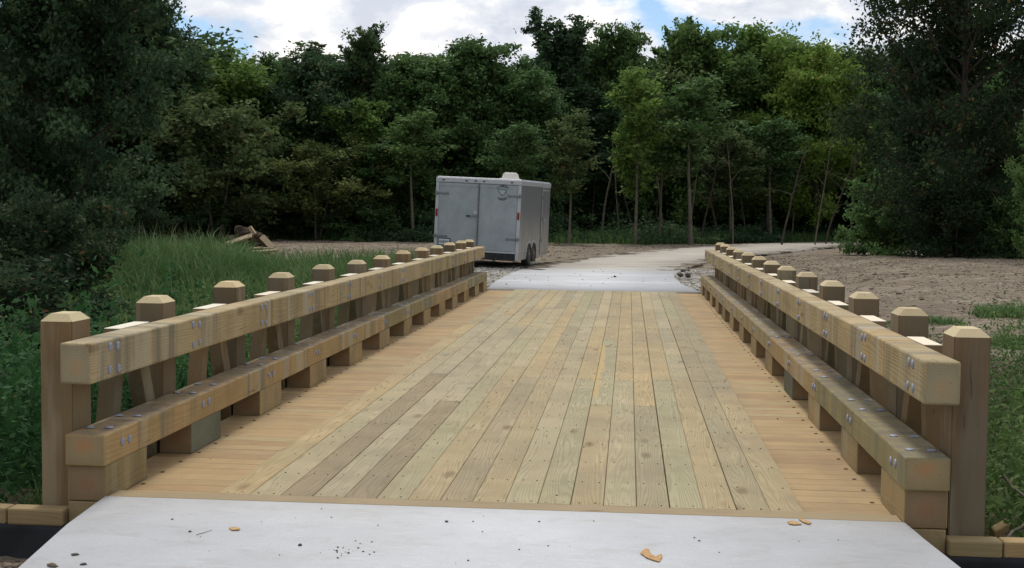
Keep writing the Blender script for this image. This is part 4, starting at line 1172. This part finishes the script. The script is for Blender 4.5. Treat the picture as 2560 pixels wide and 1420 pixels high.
# crumbs on the near slab
X = np.concatenate([r.uniform(-2.4, 1.4, 36), r.normal(size=26)*.07-1.28]); Y = np.concatenate([r.uniform(4.9, 6.6, 36), r.normal(size=26)*.06+5.72])
tag(lumps('slab_crumbs', X, Y, X*0+.003, r.uniform(.0015, .006, len(X)), 116, 'crumb', .5), kind='stuff')
n = 60; n = 26; X = r.uniform(-2.6, .9, n); Y = r.uniform(26.5, 35, n)
tag(lumps('apron_crumbs', X, Y, X*0+.006, r.uniform(.008, .02, n), 117, 'crumb', .5), kind='stuff')
n = 90; X = r.uniform(-2.7, 1.3, n); Y = r.uniform(7, 20, n)
X[:60] = r.uniform(-2.2, .9, 60)
tag(lumps('deck_crumbs', X, Y, X*0+.002-.03*((X < -2.27)|(X > .96)), r.uniform(.003, .009, n), 118, 'nail', .35), kind='stuff')
def stone(px, py, s, label, mat='crumb', z=0.0, fl=.6):
    p = at(px, py, 2, z); o = lumps('pebble', np.array([p[0]]), np.array([p[1]]), np.array([z+s*fl*.5]), np.array([s]), int(px), mat, fl)
    tag(o, label, 'pebble')
stone(1117, 1305, .011, 'single dark pebble near the middle of the pale slab edge')
stone(187, 1388, .013, 'dark pebble near the bottom left corner of the pale slab')
stone(210, 1412, .011, 'small dark pebble at the bottom frame edge, left part of the slab')
stone(130, 1417, .022, 'brown lump cut by the bottom frame edge at the far left of the slab', 'clod')
stone(750, 1364, .012, 'dark flake on the slab left of the crumb cluster')
stone(475, 1330, .009, 'small dark stone beside the thin twig on the slab')
stone(1720, 692, .10, 'dark clod of earth at the right edge of the far concrete apron', 'crumb', .02, .7)
stone(1700, 690, .07, 'smaller dark clod left of the clod at the right apron edge', 'crumb', .02, .7)
stone(1332, 662, .16, 'pale grey rock on the dirt beside the trailer wheels', 'stone', .0, .5)
stone(1537, 693, .045, 'dark lump of mud in the middle of the far apron', 'crumb', .0, .6)
stone(1832, 592, .22, 'white rock at the foot of the wood above the right guardrail end', 'stone', -.0, .6)
stone(1880, 590, .16, 'smaller white rock right of the white rock at the foot of the wood', 'stone', -.0, .6)
M['mud'] = flat('tan_mud', (.42, .27, .13), .9, 0, .1, 40, .2, .5)
def mud(pts, label):
    P = [at(x, y, 2, 0) for x, y in pts]
    b = BM(); vs = [b.bm.verts.new((p[0], p[1], .003)) for p in P]; b.bm.faces.new(vs)
    rr = bmesh.ops.extrude_face_region(b.bm, geom=b.bm.faces[:])
    for e in rr['geom']:
        if isinstance(e, bmesh.types.BMVert): e.co.z += .004
    tag(b.done('mud_patch', M['mud']), label, 'mud patch', 'tan mud patches on the near slab')
mud([(1601, 1385), (1612, 1374), (1622, 1376), (1627, 1388), (1640, 1394), (1654, 1387), (1656, 1395), (1648, 1407), (1630, 1402), (1615, 1396)], 'tan hook-shaped mud patch at the bottom of the slab')
mud([(1969, 1306), (1985, 1305), (2004, 1313), (1985, 1314), (1973, 1312)], 'small tan mud smear at the top right of the slab, left one of a pair')
mud([(1996, 1299), (2010, 1301), (2029, 1309), (2022, 1313), (2006, 1307)], 'small tan mud smear at the top right of the slab, right one of a pair')
mud([(572, 1323), (585, 1320), (600, 1323), (598, 1327), (580, 1328)], 'narrow tan mud smear on the left part of the slab near the twig')
def stick(name, p0, p1, rad, label, mat='bark', grp=None, cat='stick'):
    t = Tubes(); P = np.linspace(np.array(p0), np.array(p1), 6); P[1:-1] += rng.normal(size=(4, 3))*rad*.6
    t.add(P, np.linspace(rad, rad*.6, 6), 6); o = link(name, t.mesh(name), M[mat]); tag(o, label, cat, grp)
a, c = at(491, 1337, 2, .003), at(530, 1325, 2, .003); stick('twig', a, c, .0016, 'thin dark twig lying on the left part of the pale slab', 'crumb', cat='twig')
# wood chunk and sticks behind the right edging
b = BM(); b.box(-.02, .02, 0, .11, -.045, .045, bev=.01); o = b.done('wood_offcut', M['sill'])
o.location = (1.99, 6.98, -.13); o.rotation_euler = (.5, .6, -.9); tag(o, 'short split wood offcut lying behind the right timber edging', 'wood offcut')
stick('fallen_stick', (2.02, 6.95, -.20), (2.35, 7.35, -.10), .012, 'round stick lying behind the right timber edging next to the offcut', 'bark_pale', cat='stick')
stick('fallen_stick', (2.2, 7.6, .1), (2.42, 6.9, -.25), .010, 'bare stick leaning in the weeds at the right edge of the frame', 'bark_pale', cat='stick')
stick('dry_stalk', (1.93, 7.9, .38), (2.75, 7.6, .46), .003, 'pale dry stalk lying across the weeds right of the right guardrail', 'straw', cat='stalk')
# fallen trunk and dead sticks among the left trees
def P2(px, py, Y): return at(px, py, 1, Y)
stick('leaning_dead_trunk', P2(338, 590, 58), P2(380, 480, 58), .10, 'pale dead trunk leaning to the right behind the tall grass', 'bark_pale', cat='tree trunk')
stick('leaning_dead_trunk', P2(262, 600, 45), P2(268, 470, 45), .13, 'dark upright trunk under the huge left tree', 'bark', cat='tree trunk')
stick('broken_snag', P2(2350, 600, 48), P2(2362, 510, 48), .06, 'pale bent dead snag under the huge right tree, left one', 'bark_pale', cat='snag')
stick('broken_snag', P2(2405, 600, 48), P2(2416, 505, 48), .06, 'pale dead snag under the huge right tree, right of the bent one', 'bark_pale', cat='snag')

# ------------------------------------------------------------------ heap of old timber left of the trailer
M['oldwood'] = wood('weathered_board', (.46, .38, .26), (.30, .23, .15), axis=0, stain=.4, knots=.3, green=.1, grain=.6)
M['darkwood'] = flat('rotten_dark_wood', (.055, .04, .028), .95, 0, .1, 9, .4, 1.0)
def board(p0, p1, w_, t_, label, mat='oldwood', roll=0):
    p0 = Vector(p0); p1 = Vector(p1); L = (p1-p0).length
    b = BM(); b.box(0, L, -w_/2, w_/2, -t_/2, t_/2, bev=.006, seg=1)
    o = b.done('old_board', M[mat]); d = (p1-p0).normalized()
    q = d.to_track_quat('X', 'Z'); o.rotation_mode = 'QUATERNION'
    from mathutils import Quaternion
    o.rotation_quaternion = q @ Quaternion((1, 0, 0), roll); o.location = p0
    tag(o, label, 'board', 'boards of the old timber heap')
Yh = 43
def H3(x, y, Y=Yh): return at(x, y, 1, Y)
board(H3(558, 613), H3(630, 588), .28, .06, 'broad brown board leaning on the left side of the dark stump', 'oldwood', .5)
board(H3(624, 567, 43.2), H3(637, 586, 43.2), .16, .12, 'short pale board sticking up from the top of the timber heap')
board(H3(655, 592, 43), H3(684, 622, 42.6), .20, .10, 'pale-edged board leaning down the right side of the timber heap', 'oldwood', .8)
board(H3(560, 628, 41.5), H3(655, 619, 42.8), .22, .06, 'long board lying flat in front of the dark stump')
board(H3(575, 634, 41), H3(694, 626, 41.2), .20, .07, 'long board lying lowest at the front of the timber heap', 'oldwood', .2)
board(H3(660, 623, 41.4), H3(695, 625, 41.4), .22, .12, 'short thick board end at the right foot of the timber heap')
board(H3(790, 652, 38.6), H3(872, 655, 38.4), .10, .04, 'thin pale board lying in the grass right of the timber heap')
# stump with a flared root plate
b = BM(); r = np.random.default_rng(5)
bmesh.ops.create_icosphere(b.bm, subdivisions=4, radius=1)
for v in b.bm.verts:
    n_ = 1+.22*math.sin(v.co.x*5+v.co.z*3)+.15*math.sin(v.co.y*9+v.co.x*7)+.10*math.sin(v.co.z*17+v.co.y*4)
    v.co = Vector((v.co.x*.75*n_, v.co.y*.5*n_, v.co.z*.46*n_))
p = H3(620, 606, 43.6); o = b.done('tree_stump', M['darkwood'], None, p, smooth=True); tag(o, 'dark rotten stump lying on its side in the timber heap', 'stump')
c = BM(); c.cyl((0, 0, 0), .13, .05, 1, 14); q = c.done('stump_cut', M['oldwood'], o, (.02, -.53, .10))

# ------------------------------------------------------------------ sky and light
SUN_EL, SUN_AZ = 62, -10      # degrees; azimuth measured from +Y (ahead) towards +X
W = D.worlds.new('World'); S.world = W; W.use_nodes = True
nt = W.node_tree; nt.nodes.clear()
out = nt.nodes.new('ShaderNodeOutputWorld')
sky = nt.nodes.new('ShaderNodeTexSky'); sky.sky_type = 'NISHITA'; sky.sun_disc = False
sky.sun_elevation = math.radians(SUN_EL); sky.sun_rotation = math.radians(SUN_AZ)
bg1 = nt.nodes.new('ShaderNodeBackground'); nt.links.new(mix(nt, 1.0, sky.outputs[0], (.80, .93, 1.08), 'MULTIPLY'), bg1.inputs[0]); bg1.inputs[1].default_value = .10
tc = nt.nodes.new('ShaderNodeTexCoord'); v = tc.outputs['Generated']
sp = nt.nodes.new('ShaderNodeSeparateXYZ'); nt.links.new(v, sp.inputs[0])
v2 = vmath(nt, 'MULTIPLY', v, (1, 1, 1.9))
n1 = noise(nt, vmath(nt, 'ADD', v2, (3.17, 0.4, 1.9)), 8.5, 7, .5, .2)
cover = ramp(nt, n1, [(.37, (0, 0, 0)), (.46, (1, 1, 1))])
n2 = noise(nt, vmath(nt, 'ADD', v2, (.6, 7.1, .25)), 19, 8, .6, .3)
ccol = ramp(nt, n2, [(.36, (.58, .62, .70)), (.50, (.74, .755, .80)), (.60, (.98, .955, .90))])
bg2 = nt.nodes.new('ShaderNodeBackground'); nt.links.new(ccol, bg2.inputs[0]); sund = nt.nodes.new('ShaderNodeVectorMath'); sund.operation = 'DOT_PRODUCT'; nt.links.new(v, sund.inputs[0])
e_, a_ = math.radians(SUN_EL), math.radians(SUN_AZ); sund.inputs[1].default_value = (math.sin(a_)*math.cos(e_), math.cos(a_)*math.cos(e_), math.sin(e_))
nt.links.new(math_(nt, 'MAXIMUM', math_(nt, 'MULTIPLY_ADD', sund.outputs['Value'], .46, .70), .46), bg2.inputs[1])
ms = nt.nodes.new('ShaderNodeMixShader'); nt.links.new(cover, ms.inputs[0]); nt.links.new(bg1.outputs[0], ms.inputs[1]); nt.links.new(bg2.outputs[0], ms.inputs[2])
nt.links.new(ms.outputs[0], out.inputs[0])
sl = D.lights.new('sun', 'SUN'); sl.energy = 1.75; sl.angle = math.radians(12); sl.color = (1, .95, .87)
so = D.objects.new('sun', sl); COL.objects.link(so)
d = Vector((math.sin(math.radians(SUN_AZ))*math.cos(math.radians(SUN_EL)), math.cos(math.radians(SUN_AZ))*math.cos(math.radians(SUN_EL)), math.sin(math.radians(SUN_EL))))
so.rotation_euler = (-d).to_track_quat('-Z', 'Y').to_euler(); so.location = (0, 0, 30)
S.view_settings.view_transform = 'Standard'; S.view_settings.look = 'None'; S.view_settings.exposure = .30; S.view_settings.gamma = 1
S.cycles.max_bounces = 5; S.cycles.diffuse_bounces = 3; S.cycles.glossy_bounces = 2; S.cycles.transmission_bounces = 3; S.cycles.transparent_max_bounces = 4
S.cycles.use_denoising = True
